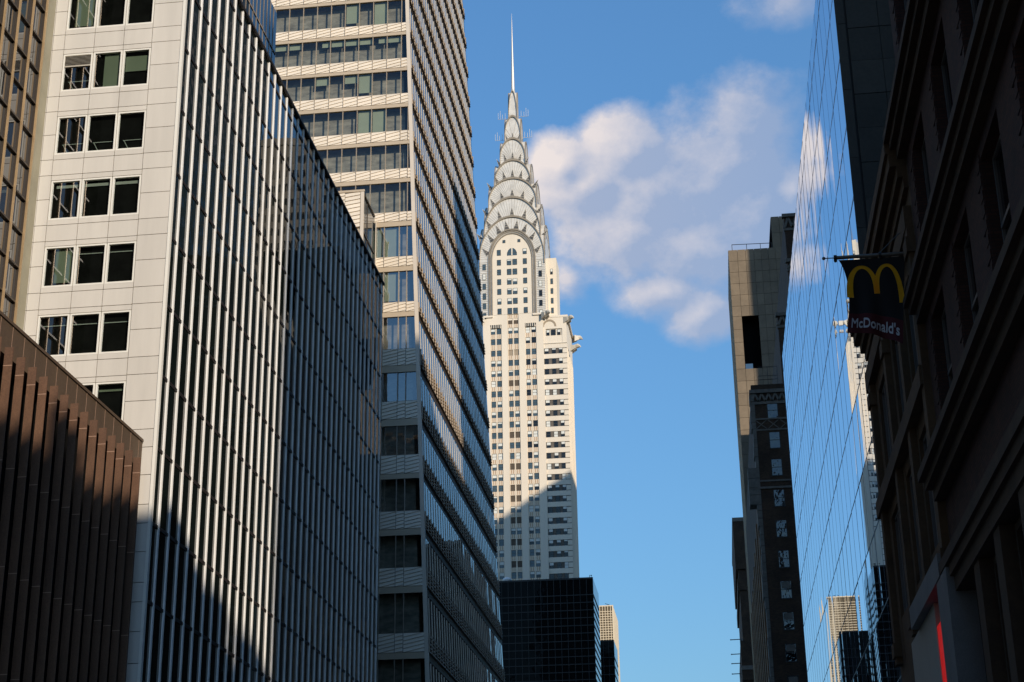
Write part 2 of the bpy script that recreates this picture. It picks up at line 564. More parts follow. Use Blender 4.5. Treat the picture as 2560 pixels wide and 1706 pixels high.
M['ground'] = mat('city ground', (0.10, 0.10, 0.10), 0.9, var=0.2, vscale=0.05)
M['greytower'] = mat('grey masonry tower', (0.20, 0.18, 0.15), 0.85, var=0.2, vscale=0.2)


for k_ in ('greenglass', 'blueglass', 'ovglass'):
    M[k_].node_tree.nodes['Principled BSDF'].inputs['Specular Tint'].default_value = (1.0, 0.88, 0.74, 1)
rp = M['redpanel'].node_tree.nodes['Principled BSDF']
rp.inputs['Emission Color'].default_value = (0.9, 0.012, 0.008, 1)
rp.inputs['Emission Strength'].default_value = 0.26      # back-lit shop fascia

# ------------------------------------------------------------------ ground
def struct(o):
    o['kind'] = 'structure'
    return o


mb = MB(); mb.face([(-3000, -3000, 0), (3000, -3000, 0), (3000, 3000, 0), (-3000, 3000, 0)]); struct(mb.build('ground', M['ground']))
mb = MB(); mb.face([(-19.5, -900, 0.004), (-1.5, -900, 0.004), (-1.5, 1600, 0.004), (-19.5, 1600, 0.004)]); struct(mb.build('road', M['asphalt']))
mb = MB(); mb.box(-1.5, 5.5, -900, 1600, 0.006, 0.14); struct(mb.build('pavement_south', M['pave']))
mb = MB(); mb.box(-25, -19.5, -900, 1600, 0.006, 0.14); struct(mb.build('pavement_north', M['pave']))
mb = MB()
for y in range(-40, 400, 9):
    for x in (-15.0, -6.0):
        mb.face([(x - .07, y, .008), (x + .07, y, .008), (x + .07, y + 3, .008), (x - .07, y + 3, .008)])
for dx in (-.18, .18):
    mb.face([(-10.5 + dx - .05, -60, .008), (-10.5 + dx + .05, -60, .008), (-10.5 + dx + .05, 400, .008), (-10.5 + dx - .05, 400, .008)])
struct(mb.build('road_marking', M['paint']))

# ================================================================== 1. white finned office block
Y0, Y1, XF, ZT = 69.5, 120.6, -25.0, 54.30
T = thing('fin_office_building', 'white office block with tall vertical white fins over dark green glass', 'building', (-40, 95, 0))
PIT = 3.585
floors = [53.34 - PIT * k for k in range(15)]                     # transom heights
mb = MB()
mb.box(-58, XF - 0.35, Y0 + 0.30, Y1 - 0.05, 0, ZT - 0.25)         # core behind the skins
core = mb.build('core', M['room'], T)
mb = MB()
mb.box(-58, XF - 0.12, Y0 + 0.1, Y1, ZT - 0.25, ZT)
mb.build('roof', M['joint'], T)
# west face: metal panels with open joints, leaving the window openings free
xs = [-58.0, -54.6, -51.2, -47.8, -44.4, -41.0, -37.6, -34.6, -31.95, -31.33, -29.73, -28.16, -26.66, -25.10]
mb = MB()
g = 0.016
WT0 = 46.06
wp = 3.618
tops = [WT0 + wp * k for k in range(2, -12, -1)]
for zt in tops:
    zb = zt - 2.16                       # window bottom
    z_next = zt - wp                     # next window top
    rows = [(zb - 0.30, zb), (zb - 1.17, zb - 0.30), (z_next, zb - 1.17)]
    for i in range(len(xs) - 1):
        a, b = xs[i], xs[i + 1]
        winbay = 9 <= i <= 11
        if winbay:
            for r0, r1 in rows:
                if r0 > 0.1 and r1 < ZT + .6:
                    mb.box(a + g, b - g, Y0, Y0 + 0.12, r0 + g, min(r1, ZT + .5) - g)
        else:
            for r0, r1 in ((zt - 1.03, zt + 0.30), (zb - 0.28, zt - 1.03), (z_next + 0.30, zb - 0.28)):
                if r0 > 0.1 and r1 < ZT + .6:
                    mb.box(a + g, b - g, Y0, Y0 + 0.12, r0 + g, min(r1, ZT + .5) - g)
mb.build('wall_panels', M['clad'], T)
mb = MB()
for zt in tops:
    zb = zt - 2.16
    for a, b in ((-58, -31.33), (-26.66, -25.1)):
        mb.box(a, b, Y0 + 0.121, Y0 + 0.2, max(0.1, zt - wp), min(zt, ZT))
    if zb > 0.2:
        mb.box(-31.33, -26.66, Y0 + 0.121, Y0 + 0.2, max(0.1, zt - wp), min(zb, ZT))
mb.build('panel_backing', M['joint'], T)
mb = MB()
mb.box(XF - 0.12, XF + 0.02, Y0 - 0.04, Y0 + 0.20, 0.2, ZT + 0.4)
mb.build('corner_trim', M['trim'], T)
# west windows: frame > pane, blind, louvre
wi = 0
for r, zt in enumerate(tops):
    zb = zt - 2.16
    if zb < 22 or zt > ZT + 1:
        continue
    for c, (a, b) in enumerate(((-31.31, -29.75), (-29.71, -28.18), (-28.14, -26.68))):
        t = 0.085
        y = Y0 + 0.02
        mb = MB()
        mb.box(a, b, y, y + .16, zt - t, zt); mb.box(a, b, y, y + .16, zb, zb + t)
        mb.box(a, a + t, y + .001, y + .159, zb + t, zt - t); mb.box(b - t, b, y + .001, y + .159, zb + t, zt - t)
        wf = mb.build('window', M['trim'], T)
        lou = (r == 2 and c == 0)
        ztop = zt - 0.75 if lou else zt - t
        mb = MB()
        tx = random.uniform(-.004, .004)
        mb.face([(a + t, y + .07 + tx, zb + t), (b - t, y + .07 - tx, zb + t), (b - t, y + .07 - tx, ztop), (a + t, y + .07 + tx, ztop)])
        mb.build('pane', M['pane'], wf)
        mb = MB()
        mb.box(a + .02, b - .02, y + .275, y + .279, zb, zt)
        mb.build('dark_room', M['room'], wf)
        if lou:
            mb = MB()
            mb.box(a + t, b - t, y, y + .09, ztop, ztop + .06)
            for k in range(8):
                z = ztop + .09 + k * .075
                mb.hexa([(a + t, y, z), (b - t, y, z), (b - t, y + .07, z + .035), (a + t, y + .07, z + .035), (a + t, y, z + .012), (b - t, y, z + .012), (b - t, y + .07, z + .047), (a + t, y + .07, z + .047)])
            mb.build('louvre', M['louver'], wf)
            mb = MB(); mb.box(a + t, b - t, y + .1, y + .11, ztop, zt - t); mb.build('louvre_back', M['void'], wf)
        bl = {(2, 2): (0.55, 0.12), (2, 1): (1.0, .5), (5, 0): (.9, .45), (4, 2): (.0, 0), (7, 2): (.16, 0), (1, 0): (.9, .3)}.get((r, c))
        if bl and bl[0] > 0:
            mb = MB()
            x0 = a + t + (bl[1] * (b - a) * .6 if bl[0] >= .9 else 0.02)
            mb.box(x0, b - t - .03, y + .2, y + .21, zt - t - bl[0] * (zt - zb - 2 * t), zt - t - (.22 if bl[0] < .9 else 0.02))
            mb.build('blind', M['roomgreen'], wf)
        elif r in (4, 5, 6, 7):
            mb = MB()
            z = zt - {4: .35, 5: .42, 6: .52, 7: .4}[r]
            mb.box(a + t + (.12 if c == 0 else 0), b - t, y + .215, y + .225, z, z + (.16 if r == 4 else .045))
            mb.build('ceiling_light', M['lamp'], wf)
        elif r in (2, 3):
            mb = MB()
            z = zb + .62
            mb.box(a + t + .2, b - t - .05, y + .2, y + .21, z, z + .035)
            mb.hexa([(a + .32, y + .2, z), (a + .36, y + .2, z), (a + .36, y + .21, z), (a + .32, y + .21, z), (a + .62, y + .2, zb + .05), (a + .66, y + .2, zb + .05), (a + .66, y + .21, zb + .05), (a + .62, y + .21, zb + .05)])
            mb.build('desk_edge', M['lamp'], wf)
# south face: glass band per floor, every pane tilted a hair
NB = 35
BP = (Y1 - (Y0 + 0.3)) / NB
zs = [ZT] + [f for f in floors if f > 0]
for k in range(len(zs) - 1):
    z1, z0 = zs[k], max(zs[k + 1], 0.2)
    mb = MB()
    for j in range(NB):
        ya, yb = Y0 + .3 + j * BP, Y0 + .3 + (j + 1) * BP
        e1, e2, e3 = (random.uniform(-.004, .004) for _ in range(3))
        mb.face([(XF - .05 + e1, ya, z0), (XF - .05 + e2, yb, z0), (XF - .05 + e2 + e3, yb, z1), (XF - .05 + e1 + e3, ya, z1)])
    mb.build('glass_band', M['greenglass'], T)
for k, z in enumerate(floors):
    if z < 1:
        continue
    mb = MB()
    for j in range(NB):
        ya = Y0 + .3 + j * BP
        pass
    mb.box(XF - .049, XF - .004, Y0 + .22, Y1 - .02, z - .075, z - .015)
    mb.box(XF - .049, XF - .012, Y0 + .22, Y1 - .02, z - .0149, z + .0199)
    mb.box(XF - .049, XF - .004, Y0 + .22, Y1 - .02, z + .02, z + .085)
    mb.build('transom', M['transom'], T)
for j in range(NB):
    y = Y0 + 1.03 + j * BP
    if y > Y1 - .1:
        break
    mb = MB()
    x0, x1 = XF - .049, XF + .025
    for k in range(len(zs) - 1):
        z1, z0 = zs[k] - (.0 if k else .0), max(zs[k + 1], .2)
        mb.box(x0, x1, y, y + .075, z0 + .007, z1 - .007, 0)
        mb.box(x0, x1 - .008, y + .0751, y + .092, z0 + .007, z1 - .007, 1)
        mb.box(x0, x1, y + .0921, y + .165, z0 + .007, z1 - .007, 0)
    mb.build('fin', [M['fin'], M['finseam']], T)
# coping under the roof line and set-back glass storey
mb = MB(); mb.box(XF - .10, XF + .12, Y0 + .25, Y1, ZT + .001, ZT + .16); mb.build('coping', M['transom'], T)
mb = MB()
ph1 = 96.6
for j in range(30):
    ya, yb = 72.0 + j * (ph1 - 72.0) / 30, 72.0 + (j + 1) * (ph1 - 72.0) / 30
    e1, e2 = random.uniform(-.003, .003), random.uniform(-.003, .003)
    mb.face([(-28 + e1, ya, ZT), (-28 + e2, yb, ZT), (-28 + e2, yb, 65.3), (-28 + e1, ya, 65.3)])
mb.face([(-58, ph1, ZT), (-58, ph1, 65.3), (-28, ph1, 65.3), (-28, ph1, ZT)])
mb.face([(-58, 72, ZT), (-28, 72, ZT), (-28, 72, 65.3), (-58, 72, 65.3)])
mb.face([(-58, 72, 65.29), (-28, 72, 65.29), (-28, ph1, 65.29), (-58, ph1, 65.29)])
ph = mb.build('penthouse', M['blueglass'], T)
mb = MB()
for j in range(1, 30):
    ya = 72.0 + j * (ph1 - 72.0) / 30
    mb.box(-27.99, -27.96, ya - .015, ya + .015, ZT, 65.3)
mb.box(-27.99, -27.95, 72, ph1, 61.9, 62.0)
mb.build('mullion', M['tanmull'], ph)

# ================================================================== 2. brown building in front (left)
XB, ZB, YE = -25.62, 24.96, 69.42
T = thing('brown_office_building', 'brown stone building with deep vertical blades under a plain cornice', 'building', (-35, 58, 0))
mb = MB()
mb.box(-31.9, XB, 30, YE, 23.56, ZB)
mb.box(-31.9, XB + .05, 30, YE, ZB - .10, ZB + .03)
y = 68.42
while y > 36:
    mb.box(XB - .01, XB + .006, y + .52, y + .535, 23.57, ZB - .11, 1)
    y -= 1.09
mb.build('cornice', [M['rustwall'], M['rustjoint']], T)
mb = MB()
mb.box(-31.9, XB - .6, 30, YE - .02, 0, 23.55)
mb.build('wall', M['void'], T)  # near-black colour stands for the shade between the blades
mb = MB(); mb.box(XB - .6, XB + .01, 69.12, YE - .01, 0, 23.55); mb.build('end_wall', M['rustwall'], T)
y = 68.42
fi = 0
while y > 36 and fi < 30:
    mb = MB()
    zz = [23.82, 23.08, 19.4, 15.7, 12.0, 8.3, 4.6, 0.2]
    off = 0
    for k in range(len(zz) - 1):
        zb = zz[k + 1]
        z1 = zz[k]
        mb.box(XB + .001, XB + .335, y, y + .04, zb + .03, z1, 0)
        mb.box(XB + .001, XB + .332, y + .002, y + .038, zb, zb + .0299, 1)
    mb.build('blade', [M['rust'], M['rustjoint']], T)
    y -= 1.09
    fi += 1

# ================================================================== 3. bronze glass building, set back
XZ = -32.03
T = thing('bronze_glass_building', 'bronze mullioned glass building set back behind the brown cornice', 'building', (-45, 58, 0))
mb = MB(); mb.box(-60, XZ - .2, 40, Y0 - .03, 0, 70); mb.build('core', M['void'], T)
mb = MB(); mb.box(XZ - .199, XZ + .05, 68.75, Y0 - .02, 0, 70); mb.build('end_pier', M['concrete'], T)
ml = [68.45 - 1.50 * k for k in range(10)]
mb = MB()
zr = [46.23 + 1.79 * k for k in range(-26, 14)]
for j in range(len(ml) - 1):
    for k in range(len(zr) - 1):
        e = random.uniform(-.002, .002)
        mb.face([(XZ - .12 + e, ml[j + 1], zr[k]), (XZ - .12, ml[j], zr[k]), (XZ - .12 - e, ml[j], zr[k + 1]), (XZ - .12, ml[j + 1], zr[k + 1])])
mb.build('glass_wall', M['bronzeglass'], T)
for y in ml:
    mb = MB()
    mb.box(XZ - .119, XZ - .001, y - .02, y + .075, 0, 70, 1)
    mb.box(XZ, XZ + .085, y - .03, y + .085, 0, 70, 0)
    mb.build('mullion', [M['bronze'], M['bronzedark']], T)
for z in zr:
    mb = MB()
    for j in range(len(ml) - 1):
        mb.box(XZ - .119, XZ + .0, ml[j + 1] + .077, ml[j] - .021, z - .05, z + .05)
    mb.build('transom', M['bronzedark'], T)

# ================================================================== 4. tapering glass skyscraper
YW = 145.0
XL = -62.0


def xc(z):
    return -25.35 - .0347 * (z - 26.0)


def yr(z):
    return 200.9 - .116 * (z - 36.5)


mb = MB(); mb.box(-60, XZ + .3, 44, 62.9, 0, 69.9); mb.build('dark_side_wall', M['void'], T)

T = thing('glass_skyscraper', 'tapering glass skyscraper banded with cream terracotta spandrels', 'building', (-45, 172, 0))
# (window bottom, spandrel bottom, window top of the floor below), measured up the corner
FL = [(18.6, 16.9, 16.3), (24.6, 22.9, 22.3), (30.58, 28.84, 28.31), (36.62, 34.88, 34.33), (41.98, 40.30, 39.74), (47.43, 45.63, 45.19), (52.81, 51.03, 50.42),
      (58.16, 56.47, 55.84), (63.07, 62.05, 61.61), (67.95, 66.90, 66.45), (72.84, 71.82, 71.35), (77.67, 76.60, 76.21), (82.01, 80.87, 80.52),
      (86.33, 85.18, 84.82), (90.51, 89.41, 89.10), (94.78, 93.71, 93.39)]
z = 94.78
while z < 150:
    z += 4.3
    FL.append((z, z - 1.07, z - 1.39))
ZTOP = FL[-1][0] + .2
mb = MB()
d = .9
mb.hexa([(XL, YW + d, 0), (xc(0) - d, YW + d, 0), (xc(0) - d, yr(0), 0), (XL, yr(0), 0), (XL, YW + d, ZTOP), (xc(ZTOP) - d, YW + d, ZTOP), (xc(ZTOP) - d, yr(ZTOP), ZTOP), (XL, yr(ZTOP), ZTOP)])
mb.build('core', M['ovroom'], T)
wx = [-27.75, -28.54] + [-28.54 - 1.51 * k for k in range(1, 23)]   # panel joints of the west face
for i in range(len(FL) - 1):
    wb, bt, wt = FL[i]
    nwt = FL[i + 1][2]
    xr = lambda z: xc(z) - .34
    # west window band: frame strip carrying panes
    mb = MB()
    for j in range(len(wx)):
        xb = wx[j]
        xa0, xa1 = (xr(wb), xr(nwt)) if j == 0 or wx[j - 1] > xr(wb) else (wx[j - 1], wx[j - 1])
        if xb > xr(wb) - .05:
            continue
        e = [random.uniform(-.008, .008) for _ in range(4)]
        mb.face([(xb, YW + .10 + e[0], wb), (xa0, YW + .10 + e[1], wb), (xa1, YW + .10 + e[2], nwt), (xb, YW + .10 + e[3], nwt)])
    gb = mb.build('window_band', M['ovpanesky'] if 4 <= i <= 9 else M['ovpane'], T)
    mb = MB()
    for x in wx:
        if x < xc(wb) - .45 and x > XL:
            mb.box(x - .028, x + .028, YW - .085, YW + .099, bt, nwt)
    mb.box(XL, xr(wb), YW + .02, YW + .09, wb - .05, wb + .05)
    mb.build('mullion', M['tanmull'], gb)
    mb = MB()
    nb = 0
    for j in range(1, 14):
        q = random.random()
        pat = {15: .35, 14: .9, 13: .4, 12: .15, 11: .1, 10: .1, 9: .9, 8: .9, 7: .3}.get(i, .25)
        if q < pat * .75:
            x1 = min(wx[j] - .05, xr(wb) - .1)
            fr = {14: .25, 9: .95, 8: .92}.get(i, random.choice((.35, .8, 1.0)))
            mb.box(wx[j + 1] + .05 + random.choice((0, 0, .5)), x1, YW + .3, YW + .31, nwt - fr * (nwt - wb), nwt)
            nb += 1
    if nb:
        mb.build('blind', M['blind'], gb)
    # west spandrel: overlapping sloped terracotta planks in each panel
    mb = MB()
    h = wb - bt
    mb.hexa([(XL, YW + .02, bt), (xr(bt), YW + .02, bt), (xr(bt), YW + .3, bt), (XL, YW + .3, bt), (XL, YW + .02, wb), (xr(wb), YW + .02, wb), (xr(wb), YW + .3, wb), (XL, YW + .3, wb)], 1)
    n = max(3, int(round(h / .34)))
    ph_ = h / n
    for j in range(len(wx)):
        xa = xr(bt) if j == 0 else wx[j - 1] - .02
        if j and wx[j - 1] > xr(bt):
            xa = xr(bt)
        xb = wx[j] + .02
        if xa - xb < .1 or xb < XL:
            continue
        rise = .21 * (xa - xb)
        for k in range(-2, n + 1):
            za, zb_ = bt + k * ph_, bt + k * ph_ + rise          # left, right lower edge
            lo, hi = bt + .015, wb - .015
            pts = [(xb, za), (xa, zb_), (xa, zb_ + ph_ - .022), (xb, za + ph_ - .022)]
            # clip to the band
            poly = pts
            for lim, sgn in ((lo, 1), (hi, -1)):
                out = []
                for q in range(len(poly)):
                    p0, p1 = poly[q], poly[(q + 1) % len(poly)]
                    i0, i1 = sgn * (p0[1] - lim) >= 0, sgn * (p1[1] - lim) >= 0
                    if i0:
                        out.append(p0)
                    if i0 != i1:
                        tt = (lim - p0[1]) / (p1[1] - p0[1])
                        out.append((p0[0] + tt * (p1[0] - p0[0]), lim))
                poly = out
                if not poly:
                    break
            if len(poly) < 3:
                continue
            # plank leans out towards its lower edge
            def yy(px_, pz_):
                base = za + (px_ - xb) / (xa - xb) * rise
                return YW - .075 + .07 * max(0, min(1, (pz_ - base) / ph_))
            i0 = len(mb.v)
            mb.face([(px_, yy(px_, pz_), pz_) for px_, pz_ in poly], 0)
            mb.prism(poly, lambda u, v, w: (u, w, v), YW + .0, YW + .019, 0)
            for q in range(len(poly)):
                p0, p1 = poly[q], poly[(q + 1) % len(poly)]
                mb.face([(p0[0], yy(*p0), p0[1]), (p0[0], YW + .02, p0[1]), (p1[0], YW + .02, p1[1]), (p1[0], yy(*p1), p1[1])], 0)
    mb.build('spandrel', [M['terra'], M['terraback']], T)
    mb = MB()
    mb.hexa([(XL, YW - .02, wt), (xr(wt), YW - .02, wt), (xr(wt), YW + .3, wt), (XL, YW + .3, wt), (XL, YW - .02, bt - .02), (xr(bt), YW - .02, bt - .02), (xr(bt), YW + .3, bt - .02), (XL, YW + .3, bt - .02)])
    mb.box(XL, xr(wt) - .01, YW - .05, YW + .15, wt - .07, wt - .001)
    mb.build('sill_band', M['tan'], T)
    # south face
    lo, hi = wb, nwt
    mb = MB()
    yv = YW + .4
    n = 38
    for j in range(n):
        f0, f1 = j / n, (j + 1) / n
        e1, e2 = random.uniform(-.006, .006), random.uniform(-.006, .006)
        ya0, yb0 = YW + .3 + f0 * (yr(lo) - YW - .3), YW + .3 + f1 * (yr(lo) - YW - .3)
        ya1, yb1 = YW + .3 + f0 * (yr(hi) - YW - .3), YW + .3 + f1 * (yr(hi) - YW - .3)
        mb.face([(xc(lo) - .12 + e1, ya0, lo), (xc(lo) - .12 + e2, yb0, lo), (xc(hi) - .12 + e2, yb1, hi), (xc(hi) - .12 + e1, ya1, hi)])
    sb = mb.build('glass_band', M['ovglass'], T)
    mb = MB()
    for j in range(1, n):
        f0 = j / n
        y0_, y1_ = YW + .3 + f0 * (yr(lo) - YW - .3), YW + .3 + f0 * (yr(hi) - YW - .3)
        w = .06
        mb.hexa([(xc(lo) - .115, y0_, lo), (xc(lo) - .065, y0_, lo), (xc(lo) - .065, y0_ + w, lo), (xc(lo) - .115, y0_ + w, lo),
                 (xc(hi) - .115, y1_, hi - .25), (xc(hi) - .065, y1_, hi - .25), (xc(hi) - .065, y1_ + w, hi - .25), (xc(hi) - .115, y1_ + w, hi - .25)])
    mb.build('fin', M['ovfin'], sb)
    mb = MB()
    zz = [(wt - .12, bt - .02, -.10, 0), (bt, wb, -.06, 1)]  # strip under each spandrel is coloured dark for the gap's shade
    for za, zb_, o_, kk in zz:
        mb.hexa([(xc(za) - .5, YW + .25, za), (xc(za) + o_, YW + .25, za), (xc(za) + o_, yr(za), za), (xc(za) - .5, yr(za), za),
                 (xc(zb_) - .5, YW + .25, zb_), (xc(zb_) + o_, YW + .25, zb_), (xc(zb_) + o_, yr(zb_), zb_), (xc(zb_) - .5, yr(zb_), zb_)], kk)
    mb.build('south_spandrel', [M['bronzedark'], M['terraback']], T)
    mb = MB()
    nr = max(3, int(round((wb - bt) / .36)))
    for k in range(nr):
        za = bt + (k + .12) * (wb - bt) / nr
        zb_ = za + .6 * (wb - bt) / nr
        mb.hexa([(xc(za) - .05, YW + .25, za), (xc(za) + .07, YW + .25, za), (xc(za) + .07, yr(za), za), (xc(za) - .05, yr(za), za),
                 (xc(zb_) - .05, YW + .25, zb_), (xc(zb_) - .01, YW + .25, zb_), (xc(zb_) - .01, yr(zb_), zb_), (xc(zb_) - .05, yr(zb_), zb_)], 0)
    for j in range(n):
        f0 = j / n
        y0_ = YW + .3 + f0 * (yr(bt) - YW - .3)
        mb.box(xc(bt) - .05, xc(bt) + .10, y0_, y0_ + .09, bt + .01, wb - .01, 0)
    mb.build('rib', [M['ovrib']], T)
mb = MB()
mb.hexa([(xc(0) - .34, YW - .06, 0), (xc(0) + .03, YW - .06, 0), (xc(0) + .03, YW + .25, 0), (xc(0) - .34, YW + .25, 0),
         (xc(ZTOP) - .34, YW - .06, ZTOP), (xc(ZTOP) + .03, YW - .06, ZTOP), (xc(ZTOP) + .03, YW + .25, ZTOP), (xc(ZTOP) - .34, YW + .25, ZTOP)])
mb.build('corner_trim', M['ovcorner'], T)
# lower stepped volume on the west side with its glazed flank
SX, SY, SZ = -30.85, 139.0, 72.55
sz_ = lambda v: 1.7 + (v - 1.7) * 1.03
mb = MB(); mb.box(XL, SX - .25, SY + .4, YW - .08, 0, SZ - .5); sv = mb.build('setback_volume', M['ovroom'], T)
for a, b in ((66.5, 70.2), (60.3, 62.1), (54.5, 56.4), (49.0, 50.9), (43.8, 45.6), (38.4, 40.2), (33.2, 35.0), (27.0, 28.7), (21.0, 22.7)):
    a, b = sz_(a), sz_(b)
    mb = MB()
    mb.box(XL, SX - .34, SY + .2, SY + .35, a, b)
    n = int(round((b - a) / .42))
    h = (b - a) / n
    for j in range(8):
        xb, xa = SX - .35 - 1.51 * (j + 1) + .02, SX - .35 - 1.51 * j - .02
        for k in range(n):
            z0_, z1_ = a + k * h, a + (k + 1) * h - .05
            mb.hexa([(xb, SY - .06, z0_), (xa, SY - .06, z0_ + .2), (xa, SY + .3, z0_ + .2), (xb, SY + .3, z0_), (xb, SY, z1_), (xa, SY, min(z1_ + .2, b + .1)), (xa, SY + .3, min(z1_ + .2, b + .1)), (xb, SY + .3, z1_)])
    mb.build('spandrel', M['terra'], sv)
mb = MB()
for a, b in ((65.2, 66.45), (59.2, 60.25), (53.4, 54.45), (47.9, 48.95)):
    mb.box(XL, SX - .3, SY, SY + .3, sz_(a), sz_(b))
mb.box(XL, SX + .05, SY - .08, SY + .1, SZ - .22, SZ)
mb.build('sill_band', M['tan'], sv)
mb = MB(); mb.box(SX - .32, SX, SY - .05, SY + .14, 0, SZ - .23); mb.box(SX - .04, SX + .03, YW - .3, YW - .09, 0, SZ - .7); mb.build('corner_trim', M['ovcorner'], sv)
mb = MB(); mb.box(SX - .20, SX - .19, SY + .15, YW - .1, 0, SZ - .3); mb.build('glazed_flank', M['skyglass'], sv)
mb = MB()
mb.box(SX - .189, SX - .08, SY + .15, YW - .31, SZ - .3, SZ - .1)
for z in (66.4, 64.9, 60.2, 59.1, 54.4, 53.3, 48.9, 47.8, 43.6, 42.2, 38.2, 37, 33, 31.6):
    mb.box(SX - .189, SX - .10, SY + .15, YW - .31, sz_(z) - .09, sz_(z) + .09)
mb.box(SX - .188, SX - .13, SY + 2.4, SY + 2.46, 0, SZ - .3)
mb.box(SX - .188, SX - .13, SY + 6.0, SY + 6.06, 0, SZ - .3)
mb.build('rail', M['bronzedark'], sv)

# ================================================================== 5. art deco skyscraper
CX, CY = -57.25, 490.5
T = thing('art_deco_skyscraper', 'cream art deco skyscraper with a steel arched crown and needle spire', 'skyscraper', (CX, CY, 0))
fnW = lambda u, v, w: (CX + u, w, v)           # outline in the west plane
mb = MB()
mb.box(CX - 17, CX + 17, 480.6, 501, 0, 196.3)
mb.box(CX - 17.01, CX + 17.08, 480.75, 500.8, 0, 187.2)
for k in range(7):                                                   # south piers
    mb.box(CX + 17.081, CX + 17.25, 481.2 + k * 2.9, 482.1 + k * 2.9, 0, 186.0)
mb.box(CX - 11.05, CX + 11.05, 480.35, 500.6, 196.31, 212)
mb.box(CX - 14.0, CX + 13.9, 485.0, 494.5, 196.32, 219.2)
shaft = mb.build('shaft', M['limestone'], T)
# west central bay built from piers and spandrels so that windows sit in real recesses
rows = [196.95, 193.71, 190.13, 186.22] + [182.77 - 3.414 * k for k in range(0, 54)]
rows = [r for r in rows if r > 6]
WH = 2.02
cols = [(-7.2, -5.77), (-5.32, -3.88), (-1.62, -.2), (.2, 1.62), (3.95, 5.36), (5.8, 7.22)]
piers = [(-9.7, -7.35), (-3.75, -1.78), (1.78, 3.82), (7.37, 9.68)]
mb = MB()
for a, b in piers:
    mb.box(CX + a, CX + b, 480.0, 480.599, 0, 198.2)
for a, b in ((-7.349, -3.751), (3.821, 7.369)):
    mb.box(CX + a, CX + b, 480.0, 480.599, 194.9, 198.2)
mb.box(CX - 6.4, CX + 6.4, 480.03, 480.34, 198.21, 212)
mb.build('pier', M['limestone'], T)
mb = MB()
for ci in range(0, 6, 2):
    a, b = cols[ci][0] - .13, cols[ci + 1][1] + .13
    prev = 198.2 if ci == 2 else 194.3
    for r in rows:
        if ci != 2 and r > 195:
            continue
        z1, z0 = prev, r
        if z1 - z0 > .05:
            mb.box(CX + a, CX + b, 480.22, 480.598, z0, z1, 0)
            for c in (ci, ci + 1):
                for fx in (.28, .72):
                    x = CX + cols[c][0] + fx * (cols[c][1] - cols[c][0])
                    mb.box(x - .11, x + .11, 480.212, 480.219, z0 + .15, z1 - .02, 1)
        prev = r - WH
    for r in rows:
        if ci != 2 and r > 195:
            continue
        mb.box(CX + cols[ci][1] + .0, CX + cols[ci + 1][0] - .0, 480.224, 480.597, r - WH, r, 0)
        mb.box(CX + a, CX + cols[ci][0], 480.224, 480.597, r - WH, r, 0)
        mb.box(CX + cols[ci + 1][1], CX + b, 480.224, 480.597, r - WH, r, 0)
mb.build('spandrel', [M['spand'], M['streak']], T)

WMATS = [M['frame'], M['winblue'], M['windark'], M['shade'], M['winbrown'], M['wintan']]


def deco_window(mb, x0, x1, y, zt, h, kind, thick=.12, axis=0):
    """sash window set in its opening; kind: 0 blue, 1 half shade, 2 full shade, 3 dark, 4 dark + shade, 5 brown, 6 tan"""
    zb = zt - h
    bx = lambda a, b, c, d, e, f, mm: mb.box(a, b, c, d, e, f, mm)
    g_ = {0: 1, 1: 1, 2: 3, 3: 2, 4: 2, 5: 4, 6: 5}[kind]
    bx(x0, x1, y + .06, y + .12, zb, zt, g_)
    if kind in (1, 4):
        f_ = random.choice((.25, .4, .5, .5, .55))
        bx(x0 + .06, x1 - .06, y + .045, y + .059, zt - f_ * h, zt - .06, 3)
    if kind not in (5, 6):
        t = .075
        bx(x0, x1, y, y + .058, zt - t, zt, 0); bx(x0, x1, y, y + .058, zb, zb + t, 0)
        bx(x0, x0 + t, y + .001, y + .057, zb + t, zt - t, 0); bx(x1 - t, x1, y + .001, y + .057, zb + t, zt - t, 0)
        bx(x0 + t, x1 - t, y + .002, y + .056, zb + h * .48, zb + h * .48 + .07, 0)


wins = []
for i, r in enumerate(rows):
    for c in range(6):
        if c not in (2, 3) and r > 195:
            continue
        k = random.choice((0, 0, 1, 1, 1, 2, 0))
        if c in (2, 3):
            k = {0: 5, 3: 6, 6: 5, 11: 5, 14: 5, 16: 5, 17: 5, 19: 5, 21: 5, 23: 5}.get(i, random.choice((0, 0, 1, 1, 2)))
            kk = k
        if c in (4, 5) and random.random() < .45:
            k = random.choice((3, 4))
        wins.append((CX + cols[c][0], CX + cols[c][1], 480.34, r, WH, k))
# right bay ribbon windows
bay = [(9.85, 11.2), (12.2, 13.5), (14.4, 15.6)]
mb = MB()
brow = [186.0 - 3.45 * k for k in range(0, 52)]
for r in brow:
    if r < 6:
        break
    mb.box(CX + 9.69, CX + 16.99, 480.3, 480.598, r, r + 1.53)
    mb.box(CX + 15.62, CX + 16.985, 480.34, 480.597, r - 1.72, r - .22)
mb.box(CX + 9.69, CX + 16.99, 480.3, 480.598, 192.6, 197.0)
mb.box(CX + 9.69, CX + 10.4, 480.301, 480.597, 187.9, 192.6); mb.box(CX + 15.6, CX + 16.985, 480.301, 480.597, 187.9, 192.6)
mb.box(CX + 9.69, CX + 17.05, 480.1, 480.599, 187.55, 187.9)
mb.box(CX + 10.4, CX + 15.6, 480.4, 480.6, 187.9, 190.3)
mb.build('bay_spandrel', M['limestone'], T)
mb = MB()
for r in brow:
    if r < 6:
        break
    mb.box(CX + 9.69, CX + 16.98, 480.5, 480.596, r - 1.93, r)
mb.build('dark_course', M['darkbrick'], T)
